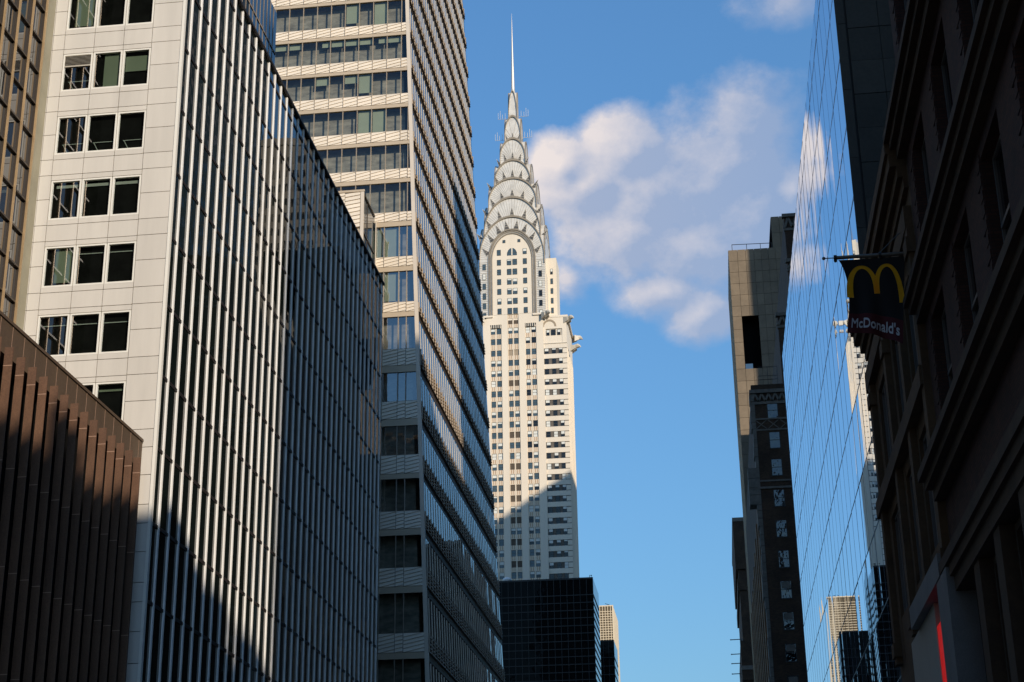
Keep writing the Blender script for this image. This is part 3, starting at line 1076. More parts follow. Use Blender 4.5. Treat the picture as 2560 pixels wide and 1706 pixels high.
for a, b in ((10.6, 11.6), (12.1, 13.6), (14.1, 15.1)):
    wins.append((CX + a, CX + b, 480.35, 192.3, 1.9, random.choice((3, 4))))
for r in brow:
    if r < 6:
        break
    for a, b in bay:
        wins.append((CX + a, CX + b, 480.36, r, 1.92, random.choice((4, 4, 4, 3, 2, 3))))
# crown windows: arched stone field
crow = [217.47 - 3.415 * k for k in range(6)]
for zt in [220.99] + crow:
    for s in (-1, 1):
        a, b = sorted((s * 4.85, s * 3.6))
        wins.append((CX + a, CX + b, 479.83, zt, 1.95, random.choice((0, 0, 0, 1))))
for zt in crow:
    for a, b in ((-1.63, -.2), (.2, 1.65)):
        wins.append((CX + a, CX + b, 479.83, zt, 2.02, random.choice((0, 0, 1))))
for a, b in ((-2.95, -2.05), (1.95, 2.85)):
    wins.append((CX + a, CX + b, 479.83, 224.4, 1.0, 0))
for zt in [216.24 - 3.415 * k for k in range(6)]:
    wins.append((CX - 9.6, CX - 8.55, 479.83, zt, 2.05, random.choice((0, 0, 2))))
    wins.append((CX + 8.6, CX + 9.65, 479.83, zt, 2.05, random.choice((3, 3, 2))))
    wins.append((CX + 11.9, CX + 12.7, 484.86, zt - .9, 1.9, random.choice((0, 4))))
seen = [w for w in wins if w[3] > 108]
seen.sort(key=lambda w: -(w[1] - w[0]) * w[4] - (0.2 if w[3] > 150 else 0))
big, rest = seen[:100], seen[100:] + [w for w in wins if w[3] <= 108]
for w in big:
    mb = MB()
    deco_window(mb, *w)
    mb.build('window', WMATS, T)
mb = MB()
for w in rest:
    deco_window(mb, *w)
mb.build('windows', WMATS, T, stuff=True)
# archlets with bars at the bay tops
for a, b in ((-7.0, -4.0), (4.05, 7.05)):
    mb = MB()
    mb.box(CX + a, CX + b, 479.94, 479.99, 193.75, 194.85, 1)
    mb.box(CX + a - .15, CX + b + .15, 479.86, 479.99, 194.86, 195.0, 0)
    for k in range(5):
        x = CX + a + .1 + k * (b - a - .2) / 4
        mb.box(x - .1, x + .1, 479.88, 479.939, 193.75, 194.85, 0)
    mb.build('grille', [M['limestone'], M['frame']], T)
mb = MB()
mb.strip(ell(1.9, 1.8, 193.4, 10), ell(2.5, 2.4, 193.4, 10), lambda u, v, w: (CX + 11.6 + u * .9, w, v), 480.2, 480.299)
mb.build('niche_arch', M['wintan'], T)
# parapet ledges
mb = MB()
for a, b, y0_, z_ in ((-11.4, -6.4, 479.6, 197.6), (6.4, 11.4, 479.6, 197.6), (9.7, 17.5, 480.2, 196.6), (-17.5, -9.7, 480.2, 196.6)):
    mb.box(CX + a, CX + b, y0_, y0_ + 1.6, z_ - .15, z_ + .5)
mb.box(CX + 16.0, CX + 17.6, 481.9, 500.9, 196.45, 197.0)
mb.build('parapet', M['limestone'], T)

# crown: nested arched vaults, each tier set back; front plane distance dk from the centre
tiers = [(10.6, 15.0, 218.0, 10.5), (9.3, 13.2, 227.8, 8.5), (8.0, 9.0, 239.9, 6.8), (6.1, 8.7, 247.8, 5.3), (4.3, 7.5, 257.8, 3.95), (2.75, 8.2, 266.3, 2.75), (1.5, 12.0, 272.8, 1.5)]
mb = MB()
for k, (a, b, zs_, dk) in enumerate(tiers):
    z0 = 198.25 if k == 0 else tiers[k - 1][2] - 2
    prof = [(-a, z0)] + [(a, z0)] + ell(a, b, zs_, 28)
    mb.prism(prof, lambda u, v, w: (CX + u, CY + w, v), -dk, dk)
    prof2 = [(q[0] * dk / a * .985, q[1]) for q in prof]
    mb.prism(prof2, lambda u, v, w: (CX + w, CY + u, v), -a * .995, a * .995)
mb.build('crown_vault', M['steel'], T)
# stone arch field and its mouldings (west front)
mb = MB()
mb.prism([(-6.4, 198.3), (6.4, 198.3)] + ell(6.4, 9.0, 217.4, 24), fnW, 479.965, 480.4)
mb.build('arch_field', M['limestone'], T)
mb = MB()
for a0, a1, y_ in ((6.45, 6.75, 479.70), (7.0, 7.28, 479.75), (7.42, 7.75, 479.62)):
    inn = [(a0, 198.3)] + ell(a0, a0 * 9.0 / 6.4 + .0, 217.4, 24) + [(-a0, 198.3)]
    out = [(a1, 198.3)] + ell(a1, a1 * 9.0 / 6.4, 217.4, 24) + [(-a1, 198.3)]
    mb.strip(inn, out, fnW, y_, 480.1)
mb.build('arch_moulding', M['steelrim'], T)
mb = MB()
mb.prism([(-1.6, 218.8), (1.66, 218.8)] + [(p[0] + .03, p[1]) for p in ell(1.63, 2.35, 219.1, 16)], fnW, 479.93, 479.964, 1)
mb.box(CX - .16, CX + .2, 479.88, 479.929, 218.8, 221.4, 0)
mb.box(CX - 1.6, CX + 1.66, 479.9, 479.929, 219.75, 219.87, 2)
mb.build('arched_window', [M['limestone'], M['winblue'], M['frame']], T)
# pale horizontal siding beside the stone arch
mb = MB()
for s in (-1, 1):
    for k in range(30):
        z = 198.8 + k * .62
        a, b = sorted((s * 7.95, s * 10.75))
        mb.box(CX + a, CX + b, 479.90, 479.955, z, z + .07)
mb.build('siding_seam', M['steelrib'], T)


def tier_front(k, side):
    """sunburst seams, triangular windows and rim of one tier on one side (0 west, 1 south, 2 north)"""
    a, b, zs_, dk = tiers[k]
    if k == 0:
        ai, bi, zi = 7.75, 10.9, 217.4
    else:
        ai, bi, zi = tiers[k - 1][0], tiers[k - 1][1], tiers[k - 1][2]
    if side == 0:
        fn = lambda u, v, w: (CX + u, CY - dk - w, v)
    elif side == 1:
        fn = lambda u, v, w: (CX + a * .995 + w * .35, CY + u * dk / a * .985, v)
    else:
        fn = lambda u, v, w: (CX - a * .995 - w * .35, CY - u * dk / a * .985, v)
    # rim
    mbr = MB()
    tw = {0: .6, 1: .66, 2: .66, 3: .7, 4: .7, 5: .65, 6: .4}[k]
    n = 28
    lowz = -2.5
    inn = [(a - tw * .25, zs_ + lowz)] + ell(a - tw * .25, b - tw, zs_, n) + [(-(a - tw * .25), zs_ + lowz)]
    out = [(a + .04, zs_ + lowz)] + ell(a + .04, b + .06, zs_, n) + [(-(a + .04), zs_ + lowz)]
    mbr.strip(inn, out, fn, -.6, .42)
    # radial seams
    mbs = MB()
    z_c = zs_ - 1.0 if k else 217.4
    ns = {0: 44, 1: 40, 2: 34, 3: 26, 4: 16, 5: 9, 6: 5}[k]
    for j in range(ns + 1):
        t = math.pi * (.02 + .96 * j / ns)
        dx, dz = math.cos(t), math.sin(t)
        # outer hit on ellipse (a-.2, b-tw*.9), inner hit on lower tier ellipse
        def hit(A, B, zc):
            lo_, hi_ = 0, 40
            for _ in range(24):
                mid = (lo_ + hi_) / 2
                x, z = mid * dx, z_c + mid * dz
                ins = (abs(x) < A if z < zc else (x / A) ** 2 + ((z - zc) / B) ** 2 < 1)
                lo_, hi_ = (mid, hi_) if ins else (lo_, mid)
            return lo_
        r1 = hit(a - .25, b - tw * .95, zs_)
        r0 = hit(ai, bi, zi)
        if k in (5, 6):
            r0 = max(r0, r1 - 9)
        if r1 - r0 < .3:
            continue
        p0, p1 = (r0 * dx, z_c + r0 * dz), (r1 * dx, z_c + r1 * dz)
        nx, nz = -dz * .045, dx * .045
        q = [(p0[0] - nx, p0[1] - nz), (p1[0] - nx, p1[1] - nz), (p1[0] + nx, p1[1] + nz), (p0[0] + nx, p0[1] + nz)]
        mbs.hexa([fn(u, v, .005) for u, v in q] + [fn(u, v, .05) for u, v in q])
    # triangular windows
    mbw = MB()
    spec = {0: [-78, -52, -30, -11, 11, 30, 52, 78], 1: [-62, -40, -20, 0, 20, 40, 62], 2: [-58, -38, -19, 0, 19, 38, 58], 3: [-56, -36, -18, 0, 18, 36, 56], 4: [-40, -20, 0, 20, 40], 5: [-22, 0, 22]}.get(k, [])
    hgt = {0: 2.9, 1: 3.6, 2: 3.3, 3: 3.5, 4: 3.1, 5: 2.3}.get(k, 0)
    wd = {0: .82, 1: .92, 2: .84, 3: .72, 4: .58, 5: .38}.get(k, 0)
    for deg in spec:
        t = R(90 - deg)
        ex, ez = (ai + .12) * math.cos(t), zi + (bi + .15) * math.sin(t)
        # outward normal of the ellipse
        nx, nz = math.cos(t) / ai, math.sin(t) / bi
        l = math.hypot(nx, nz)
        nx, nz = nx / l, nz / l
        nx, nz = nx * .55, nz * .45 + .55        # windows lean towards upright
        l = math.hypot(nx, nz)
        nx, nz = nx / l, nz / l
        tx, tz = nz, -nx
        for sc_, w0, w1, mm in ((1.16, .03, .10, 0), (1.0, .101, .13, 1)):
            w_, h_ = wd * sc_, hgt * sc_
            ox = ex - nx * (.0 if mm else .12)
            oz = ez - nz * (.0 if mm else .12)
            tri = [(ox - tx * w_, oz - tz * w_), (ox + tx * w_, oz + tz * w_), (ox + nx * h_, oz + nz * h_)]
            mbw.prism(tri, fn, w0, w1, mm)
        for f_ in (.33, .6):
            w_ = wd * (1 - f_)
            c_ = (ex + nx * hgt * f_, ez + nz * hgt * f_)
            q = [(c_[0] - tx * w_ - nx * .05, c_[1] - tz * w_ - nz * .05), (c_[0] + tx * w_ - nx * .05, c_[1] + tz * w_ - nz * .05), (c_[0] + tx * w_ + nx * .05, c_[1] + tz * w_ + nz * .05), (c_[0] - tx * w_ + nx * .05, c_[1] - tz * w_ + nz * .05)]
            mbw.hexa([fn(u, v, .131) for u, v in q] + [fn(u, v, .16) for u, v in q], 0)
    return mbr, mbs, mbw


for k in range(7):
    for side in (0, 1, 2):
        r_, s_, w_ = tier_front(k, side)
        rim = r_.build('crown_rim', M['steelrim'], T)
        if s_.v:
            s_.build('seam', M['steelrib'], rim)
        if w_.v:
            w_.build('triangular_window', [M['ornament2'], M['wingrey']], rim)
mb = MB()
n = 8
rings = [(278.5, 1.3), (284.3, .85), (286, .62), (295, .43), (303, .27), (310, .15), (316.6, .03)]
for (za, ra), (zb_, rb) in zip(rings[:-1], rings[1:]):
    mb.tube((CX, CY, za), (CX, CY, zb_), ra, 8, 0, rb)
mb.build('spire', M['spiremetal'], T)
# eagle heads at the corners
def eagle(name, p, d):
    d = Vector(d).normalized()
    s_ = Vector((-d.y, d.x, 0))
    mb = MB()
    P = Vector(p)
    st = [(0, .0, .95, 1.1), (.9, .1, .85, 1.0), (1.7, .45, .70, .85), (2.3, .6, .75, .75), (2.9, .45, .45, .45), (3.3, .05, .12, .2)]
    prev = None
    for f_, dz, w_, h_ in st:
        c = P + d * f_ + Vector((0, 0, dz))
        ring = [c + s_ * (w_ * math.cos(t)) + Vector((0, 0, h_ * math.sin(t))) for t in [2 * math.pi * q / 8 for q in range(8)]]
        if prev:
            for q in range(8):
                mb.face([prev[q], prev[(q + 1) % 8], ring[(q + 1) % 8], ring[q]])
        prev = ring
    mb.face(prev)
    for sg in (-1, 1):                                  # swept wings along the neck
        a = P + s_ * (sg * .8)
        mb.hexa([a + Vector((0, 0, -1.3)), a + d * 1.6 + Vector((0, 0, -.5)), a + d * 1.6 + s_ * (sg * .25) + Vector((0, 0, -.5)), a + s_ * (sg * .35) + Vector((0, 0, -1.3)),
                 a + Vector((0, 0, .9)), a + d * 1.3 + Vector((0, 0, .7)), a + d * 1.3 + s_ * (sg * .25) + Vector((0, 0, .7)), a + s_ * (sg * .35) + Vector((0, 0, .9))])
    return mb.build(name, M['ornament2'], T)


for x, y, z, d_ in ((10.0, 479.7, 197.0, (1, -1, 0)), (-9.8, 479.7, 196.8, (-1, -1, 0)), (16.7, 481.2, 195.5, (1, -.6, 0)), (17.6, 499.5, 196.3, (1, .5, 0)), (18.0, 484.9, 187.2, (1, -.3, 0))):
    eagle('eagle_gargoyle', (CX + x, y, z), d_)

# antenna clusters clamped to the crown
def antenna(side, z, reach, label):
    t_ = thing('antenna_cluster', label, 'antenna', (CX + side * reach, CY - 1.0, z), 'antenna clusters on the steel crown')
    mb = MB()
    x0, x1 = CX + side * (reach - .2), CX + side * (reach + 3.0)
    mb.tube((x0, CY - 1, z), (x1, CY - 1, z), .07, 6)
    mb.build('arm', M['antenna'], t_)
    for k, (f_, h_) in enumerate(((.25, 1.6), (.55, 1.2), (.78, 2.6), (1.0, 1.9))):
        mb = MB()
        x = x0 + (x1 - x0) * f_
        mb.tube((x, CY - 1, z + .07), (x, CY - 1, z + .6 + h_), .075, 6)
        mb.build('rod', M['antenna'], t_)


antenna(-1, 274.3, 2.1, 'upper of the two antenna clusters on the left of the steel crown')
antenna(1, 274.8, 2.2, 'upper of the two antenna clusters on the right of the steel crown')
antenna(-1, 266.2, 3.2, 'lower of the two antenna clusters on the left of the steel crown')
antenna(1, 266.6, 3.3, 'lower of the two antenna clusters on the right of the steel crown')

# ================================================================== 6. black glass hotel, its smaller twin and the cream grid tower
XH, YH, ZH = -27.65, 385.0, 90.0
T = thing('black_glass_building', 'wide black glass box standing in front of the art deco tower', 'building', (-45, 400, 0))
def black_box(T, x0, x1, y0, y1, zt, px, pz, first):
    mb = MB(); mb.box(x0, x1 - .1, y0 + .1, y1, 0, zt - .1); mb.build('core', M['blackline'], T)
    mb = MB()
    nx = int(round((x1 - x0) / px))
    zz = [zt, zt - first]
    while zz[-1] > 3:
        zz.append(zz[-1] - pz)
    for i in range(nx):
        xa, xb = x0 + i * (x1 - x0) / nx, x0 + (i + 1) * (x1 - x0) / nx
        for k in range(len(zz) - 1):
            e = [random.uniform(-.006, .006) for _ in range(3)]
            mb.face([(xa, y0 + e[0], zz[k + 1]), (xb, y0 + e[1], zz[k + 1]), (xb, y0 + e[1] + e[2], zz[k]), (xa, y0 + e[0] + e[2], zz[k])])
    mb.face([(x0, y0, zt), (x1, y0, zt), (x1, y1, zt), (x0, y1, zt)])
    mb.build('west_glass', M['blackglass'], T)
    mb = MB()
    for i in range(nx + 1):
        x = x0 + i * (x1 - x0) / nx
        mb.box(x - .06, x + .06, y0 - .08, y0 - .03, 0, zt)
    for z in zz[1:]:
        mb.box(x0, x1, y0 - .075, y0 - .031, z - .10, z + .10)
    mb.box(x0, x1 + .02, y0 - .09, y0 - .025, zt - .3, zt + .1)
    mb.build('mullion', M['blackline'], T)
    mb = MB()
    ny = int(round((y1 - y0) / 1.6))
    for j in range(ny):
        ya, yb = y0 + .05 + j * (y1 - y0 - .05) / ny, y0 + .05 + (j + 1) * (y1 - y0 - .05) / ny
        e = random.uniform(-.004, .004)
        mb.face([(x1 + e, ya, 0), (x1, yb, 0), (x1, yb, zt), (x1 + e, ya, zt)])
    mb.build('south_glass', M['skyglass'], T)
    mb = MB()
    for z in zz[1:]:
        for j in range(ny):
            ya = y0 + .2 + j * (y1 - y0 - .2) / ny
            mb.box(x1 + .006, x1 + .09, ya, ya + .9, z - .35, z + .15)
    mb.build('south_vent', M['blackline'], T, stuff=True)


black_box(T, -56, XH, YH, 403.5, ZH, 1.59, 1.83, 4.1)
T = thing('black_glass_tower', 'small black glass tower below the cream gridded tower', 'tower', (-33, 508, 0))
black_box(T, -40, -30.05, 500, 517.2, 96.6, 1.6, 2.6, 5.2)
T = thing('cream_grid_tower', 'distant cream tower with a tight window grid', 'tower', (-39, 613, 0))
mb = MB(); mb.box(-46, -35.95, 600.15, 627, 0, 128.4); mb.build('glass_core', M['creamwin'], T)
mb = MB()
for x in (-41.9, -40.9, -39.9, -38.9, -37.95, -36.9):
    mb.box(x - .10, x + .10, 599.9, 600.149, 0, 128.5)
z = 128.2
mb.box(-46, -35.9, 599.88, 600.148, 128.2, 128.6)
for k in range(60):
    z = 126.3 - k * .93
    mb.box(-46, -35.95, 599.92, 600.147, z - .11, z + .11)
mb.box(-36.3, -35.85, 599.8, 601.5, 0, 128.61)
for j in range(8):
    mb.box(-36.2, -35.8, 602.5 + j * 3.2, 604.9 + j * 3.2, 0, 128.0)
mb.build('grid', M['creamgrid'], T)
# roof clutter
t_ = thing('roof_dish', 'white domed dish on the roof edge of the black glass box', 'dish', (-48.7, 388, ZH))
mb = MB(); mb.tube((-48.7, 388, ZH), (-48.7, 388, ZH + .7), .12); mb.build('post', M['darkmetal'], t_)
mb = MB(); mb.ball((-48.7, 388, ZH + .9), 1.15, 14, (1, 1, .62)); mb.build('dome', M['dish'], t_, smooth=True)
t_ = thing('roof_mast', 'little forked mast on the right corner of the black glass box', 'mast', (-28.5, 386.5, ZH))
mb = MB(); mb.tube((-28.5, 386.5, ZH), (-28.5, 386.5, ZH + 1.0), .06); mb.tube((-28.1, 386.5, ZH), (-28.1, 386.5, ZH + .8), .05); mb.build('post', M['darkmetal'], t_)
mb = MB(); mb.box(-28.3, -27.9, 386.4, 386.6, ZH + .8, ZH + .95); mb.build('head', M['darkmetal'], t_)
t_ = thing('roof_crane', 'thin boom resting on the cream tower roof', 'crane', (-39, 601, 128.6))
mb = MB(); mb.tube((-37.8, 601, 128.6), (-37.8, 601, 128.95), .1); mb.build('post', M['darkmetal'], t_)
mb = MB(); mb.tube((-37.2, 601, 128.9), (-38.9, 601, 129.5), .10); mb.build('boom', M['darkmetal'], t_)

# ================================================================== 7. mirror glass building on the right
XM, YM0, YM1, ZM = 7.3, 68.4, 132.4, 50.45
DEL = 0.004
fx = lambda y: XM + DEL * (YM1 - y)          # the front is not quite parallel to the kerb
T = thing('mirror_glass_building', 'tall building with a sheer blue mirror glass front', 'building', (20, 99, 0))
mb = MB(); mb.box(XM + .7, 34, YM0 + .3, YM1 - .05, 0, ZM - .2); mb.build('core', M['void'], T)
mb = MB()
fh = 3.62
levels = [ZM]
z = 49.0
while z > 2:
    levels.append(z)
    z -= fh
levels.append(0.15)
NP = 26
for k in range(len(levels) - 1):
    for j in range(NP):
        ya, yb = YM0 + .15 + j * (YM1 - YM0 - .15) / NP, YM0 + .15 + (j + 1) * (YM1 - YM0 - .15) / NP
        e1, e2, e3 = random.gauss(0, .0018), random.gauss(0, .0018), random.gauss(0, .0010)
        a_, b_ = fx(ya) + .0085 + e2, fx(yb) + e1
        bow = random.gauss(.0003, .0012)
        nseg = 6
        i0 = len(mb.v)
        for q in range(nseg + 1):
            t = q / nseg
            x_ = b_ + (a_ - b_) * t + bow * 4 * t * (1 - t)
            y_ = yb + (ya - yb) * t
            mb.v += [(x_, y_, levels[k + 1]), (x_ + e3, y_, levels[k])]
        for q in range(nseg):
            mb.f.append((i0 + 2 * q, i0 + 2 * q + 2, i0 + 2 * q + 3, i0 + 2 * q + 1))
            mb.m.append(0)
mb.face([(fx(YM0), YM0, ZM), (XM, YM1, ZM), (34, YM1, ZM), (34, YM0, ZM)])
mb.build('mirror_wall', M['mirror'], T, smooth=True)
mb = MB()
for z in levels[1:-1]:
    mb.hexa([(fx(YM0) - .009, YM0 + .1, z - .022), (fx(YM0) - .004, YM0 + .1, z - .035), (XM - .004, YM1, z - .022), (XM - .009, YM1, z - .022), (fx(YM0) - .009, YM0 + .1, z + .022), (fx(YM0) - .004, YM0 + .1, z + .035), (XM - .004, YM1, z + .022), (XM - .009, YM1, z + .022)])
mb.build('horizontal_mullion', M['mirrorline'], T)
mb = MB()
for j in range(1, NP):
    ya = YM0 + .15 + j * (YM1 - YM0 - .15) / NP
    mb.box(fx(ya) - .006, fx(ya) + .012, ya - .010, ya + .010, 0, ZM)
mb.box(XM - .02, XM + .05, YM1 - .06, YM1, 0, ZM)
mb.build('vertical_mullion', M['mirrorline'], T)
mb = MB()
z = 50.4
g = .02
ph_ = 1.78
xs_ = [fx(YM0) - .005, 7.99]
while z > 0:
    mb.box(xs_[0], xs_[1] - .03, YM0, YM0 + .12, max(0, z - 2 * ph_ + .3), z + .3 - g)
    for a, b in ((8.05, 9.52), (9.52, 10.97), (10.97, 12.4), (12.4, 14.0), (14.0, 16.0)):
        mb.box(a + g * .6, b - g * .6, YM0 - .02, YM0 + .1, max(0, z - 2 * ph_) + g, z - ph_ - .006)
        mb.box(a + g * .6, b - g * .6, YM0 - .02, YM0 + .1, z - ph_ + .006, z - g)
    z -= 2 * ph_
mb.build('end_wall_panel', M['slate'], T)
mb = MB(); mb.box(fx(YM0) + .01, 34, YM0 + .13, YM0 + .25, 0, ZM - .1); mb.build('end_wall_backing', M['joint'], T)

# ================================================================== 8. beige stone slab tower and brick tower beyond
YS = 276.0
T = thing('stone_slab_tower', 'beige panelled slab tower with one long black opening', 'tower', (14, 290, 0))
mb = MB()
XS0 = 7.0
mb.box(XS0 + .25, 24, YS + 3.0, 300, 0, 124.4)
mb.box(15.15, 30, YS + .9, 300, 124.41, 131.1)
mb.build('core', M['void'], T)
mb = MB()
z = 124.75
g = .05
zz = [124.75, 122.5, 120.3, 118.05, 115.8, 113.6, 111.62, 109.1, 106.6, 104.1, 101.52]
while zz[-1] > 3:
    zz.append(zz[-1] - 2.28)
xx = [XS0, 8.63, 10.1, 11.62, 12.9, 14.2, 15.5, 17.0, 18.6, 20.2, 22.0, 24.0]
for k in range(len(zz) - 1):
    for i in range(len(xx) - 1):
        if 1 <= i <= 2 and zz[k] < 111.8 and zz[k] > 101.7:
            continue
        mb.box(xx[i] + g * .5, xx[i + 1] - g * .5, YS, YS + .3, zz[k + 1] + g * .5, zz[k] - g * .5)
for a in range(6):
    mb.box(15.15 + a * 1.5 + .03, 16.65 + a * 1.5 - .03, YS + .5, YS + .8, 127.9, 131.15)
    mb.box(15.15 + a * 1.5 + .03, 16.65 + a * 1.5 - .03, YS + .5, YS + .8, 124.8, 127.84)
mb.build('wall_panel', M['slabstone'], T)
mb = MB()
mb.box(XS0 + .05, 8.6, YS + .301, YS + .4, 0, 124.6); mb.box(11.65, 24, YS + .301, YS + .4, 0, 124.6)
mb.box(8.601, 11.649, YS + .302, YS + .4, 0, 101.4); mb.box(8.601, 11.649, YS + .302, YS + .4, 111.7, 124.6)
mb.box(15.2, 24.1, YS + .81, YS + .89, 124.5, 131.0)
mb.build('panel_backing', M['joint'], T)
mb = MB(); mb.box(8.65, 11.6, YS + 2.6, YS + 2.7, 101.5, 111.7); mb.build('opening', M['void'], T)
mb = MB(); mb.box(8.7, 10.0, YS + .35, YS + .42, 101.55, 102.55); mb.build('sky_pane', M['skyglass'], T)
mb = MB()
for j in range(14):
    y = YS + .3 + j * 1.7
    mb.box(XS0 - .02, XS0 + .24, y, y + .5, 0, 124.7)
mb.build('north_pier', M['bronze'], T)
mb = MB()
for j in range(14):
    y = YS + .3 + j * 1.7
    e = random.uniform(-.01, .01)
    mb.face([(XS0 + .06 + e, y + .5, 0), (XS0 + .06, y + 1.7, 0), (XS0 + .06, y + 1.7, 124.5), (XS0 + .06 + e, y + .5, 124.5)])
mb.build('north_glass', M['skyglass'], T)
t_ = thing('roof_railing', 'thin rail along the roof of the beige slab tower', 'railing', (11, YS + .2, 124.75))
mb = MB(); mb.tube((7.7, YS + .2, 125.9), (15.1, YS + .2, 125.75), .06, 6); mb.build('top_rail', M['darkmetal'], t_)
for x in (7.75, 10.4, 12.9, 15.0):
    mb = MB(); mb.tube((x, YS + .2, 124.76), (x, YS + .2, 125.85), .05, 6); mb.build('post', M['darkmetal'], t_)

YB = 195.0
T = thing('brick_setback_tower', 'dark brown brick tower stepping back in three carved tiers', 'tower', (18, 220, 0))


def gothic(x0, x1, y, zt, zb, pitch, xt):
    """carved parapet: slab, row of pointed arches, string course"""
    mb = MB()
    mb.box(x0 - .25, x1, y - .25, y + .5, zt - .45, zt)
    mb.box(x0 - .12, x1, y - .12, y + .4, zb - .35, zb)
    n = max(1, int(round((x1 - x0) / pitch)))
    for k in range(n):
        a = x0 + k * (x1 - x0) / n
        b = x0 + (k + 1) * (x1 - x0) / n
        m_ = (a + b) / 2
        h = zt - .45 - zb
        for (p, q) in (((a, zb), (m_, zt - .5)), ((b, zb), (m_, zt - .5))):
            w_ = .17 * (b - a)
            mb.hexa([(p[0] - w_, y - .2, p[1]), (p[0] + w_, y - .2, p[1]), (p[0] + w_, y + .1, p[1]), (p[0] - w_, y + .1, p[1]),
                     (q[0] - w_ * .7, y - .2, q[1]), (q[0] + w_ * .7, y - .2, q[1]), (q[0] + w_ * .7, y + .1, q[1]), (q[0] - w_ * .7, y + .1, q[1])])
    return mb


mb = MB()
mb.box(6.6, 30, YB, 268, 0, 70.0)
mb.box(10.6, 30, YB + .5, 268, 70.01, 79.4)
mb.box(12.45, 30, YB + 1.0, 268, 79.41, 93.4)
wall = mb.build('wall', M['brickbrown'], T)
gothic(6.6, 11.6, YB, 69.3, 67.75, .82, 0).build('carved_parapet', M['ornament'], T)
gothic(10.6, 14.0, YB + .5, 79.7, 78.0, 1.0, 0).build('carved_parapet', M['ornament'], T)
gothic(12.45, 15.5, YB + 1, 93.7, 91.7, 1.1, 0).build('carved_parapet', M['ornament'], T)
gothic(12.45, 15.5, YB + 1, 87.3, 86.0, 1.1, 0).build('carved_parapet', M['ornament'], T)
mb = MB()
mb.box(6.7, 11.5, YB - .12, YB + .1, 65.35, 65.55)
mb.box(6.7, 11.5, YB - .08, YB + .1, 63.95, 64.15)
for k in range(3):
    a = 6.9 + k * 1.5
    for p, q in (((a, 64.2), (a + 1.3, 65.3)), ((a + 1.3, 64.2), (a, 65.3))):
        mb.hexa([(p[0] - .07, YB - .07, p[1]), (p[0] + .07, YB - .07, p[1]), (p[0] + .07, YB + .05, p[1]), (p[0] - .07, YB + .05, p[1]), (q[0] - .07, YB - .07, q[1]), (q[0] + .07, YB - .07, q[1]), (q[0] + .07, YB + .05, q[1]), (q[0] - .07, YB + .05, q[1])])
mb.build('string_course', M['ornament'], T)
mb = MB()
mb.box(6.6, 11.5, YB - .15, YB + .1, 56.5, 56.75)
mb.box(6.6, 11.5, YB - .1, YB + .1, 57.4, 57.6)
mb.build('string_course', M['ornament'], T)
# ragged carved quoins and bays along the street corner
mb = MB()
z = 69
while z > 20:
    d_ = random.choice((.06, .12, .2, .28, .14))
    if 55.5 < z < 59.5:
        d_ = 1.1
    h = random.uniform(.7, 1.5)
    mb.box(6.6 - d_, 6.9, YB - .05 + random.uniform(-.05, .02), YB + 2.2, z - h, z - .05)
    z -= h
mb.build('corner_quoin', M['ornament'], T)
mb = MB()
for j in range(9):
    mb.box(6.35, 6.7, YB + 3 + j * 8, YB + 5.5 + j * 8, 0, 55)
mb.build('corner_pier', M['orangebrick'], T)
wz = [67.54, 63.67, 60.17, 56.28, 52.45, 48.7, 44.95, 41.2, 37.45, 33.7, 29.95, 26.2]
for k, z in enumerate(wz):
    mb = MB()
    x0, x1 = 8.48, 9.66
    mb.box(x0 - .07, x0, YB - .03, YB + .12, z - 2.0, z + .05); mb.box(x1, x1 + .07, YB - .03, YB + .12, z - 2.0, z + .05)
    mb.box(x0 - .1, x1 + .1, YB - .07, YB + .12, z - 2.12, z - 2.001)
    mb.box(x0, x1, YB - .028, YB + .119, z, z + .05); mb.box(x0, x1, YB - .025, YB + .05, z - 1.03, z - .95)
    w_ = mb.build('window', M['frame'], T)
    mb = MB()
    for a in range(2):
        for b in range(2):
            e = [random.uniform(-.02, .02) for _ in range(2)]
            xa, xb = x0 + a * (x1 - x0) / 2, x0 + (a + 1) * (x1 - x0) / 2
            za, zb_ = z - 2 + b * 1.0, z - 1 + b * 1.0
            mb.face([(xa, YB - .015 + e[0] * .3, za), (xb, YB - .015 + e[1] * .3, za), (xb, YB - .015 + e[1] * .3, zb_), (xa, YB - .015 + e[0] * .3, zb_)])
    mb.build('pane', M['wavy'], w_)
    if k > 5:
        mb = MB(); mb.box(x0 + .05, x1 - .05, YB - .045, YB - .032, z - .85, z - .05); mb.build('shade', M['ornament'], w_)
t_ = thing('terrace_railing', 'iron railing on the lowest roof step of the brick tower', 'railing', (8.8, YB + .1, 70.0))
for z in (70.7, 71.2, 72.4):
    mb = MB(); mb.tube((7.6, YB + .15, z), (10.0, YB + .15, z), .03, 6); mb.build('rail', M['darkmetal'], t_)
for x in (7.6, 8.8, 10.0):
    mb = MB(); mb.tube((x, YB + .15, 70.0), (x, YB + .15, 72.4 if x > 8 else 71.2), .03, 6); mb.build('post', M['darkmetal'], t_)

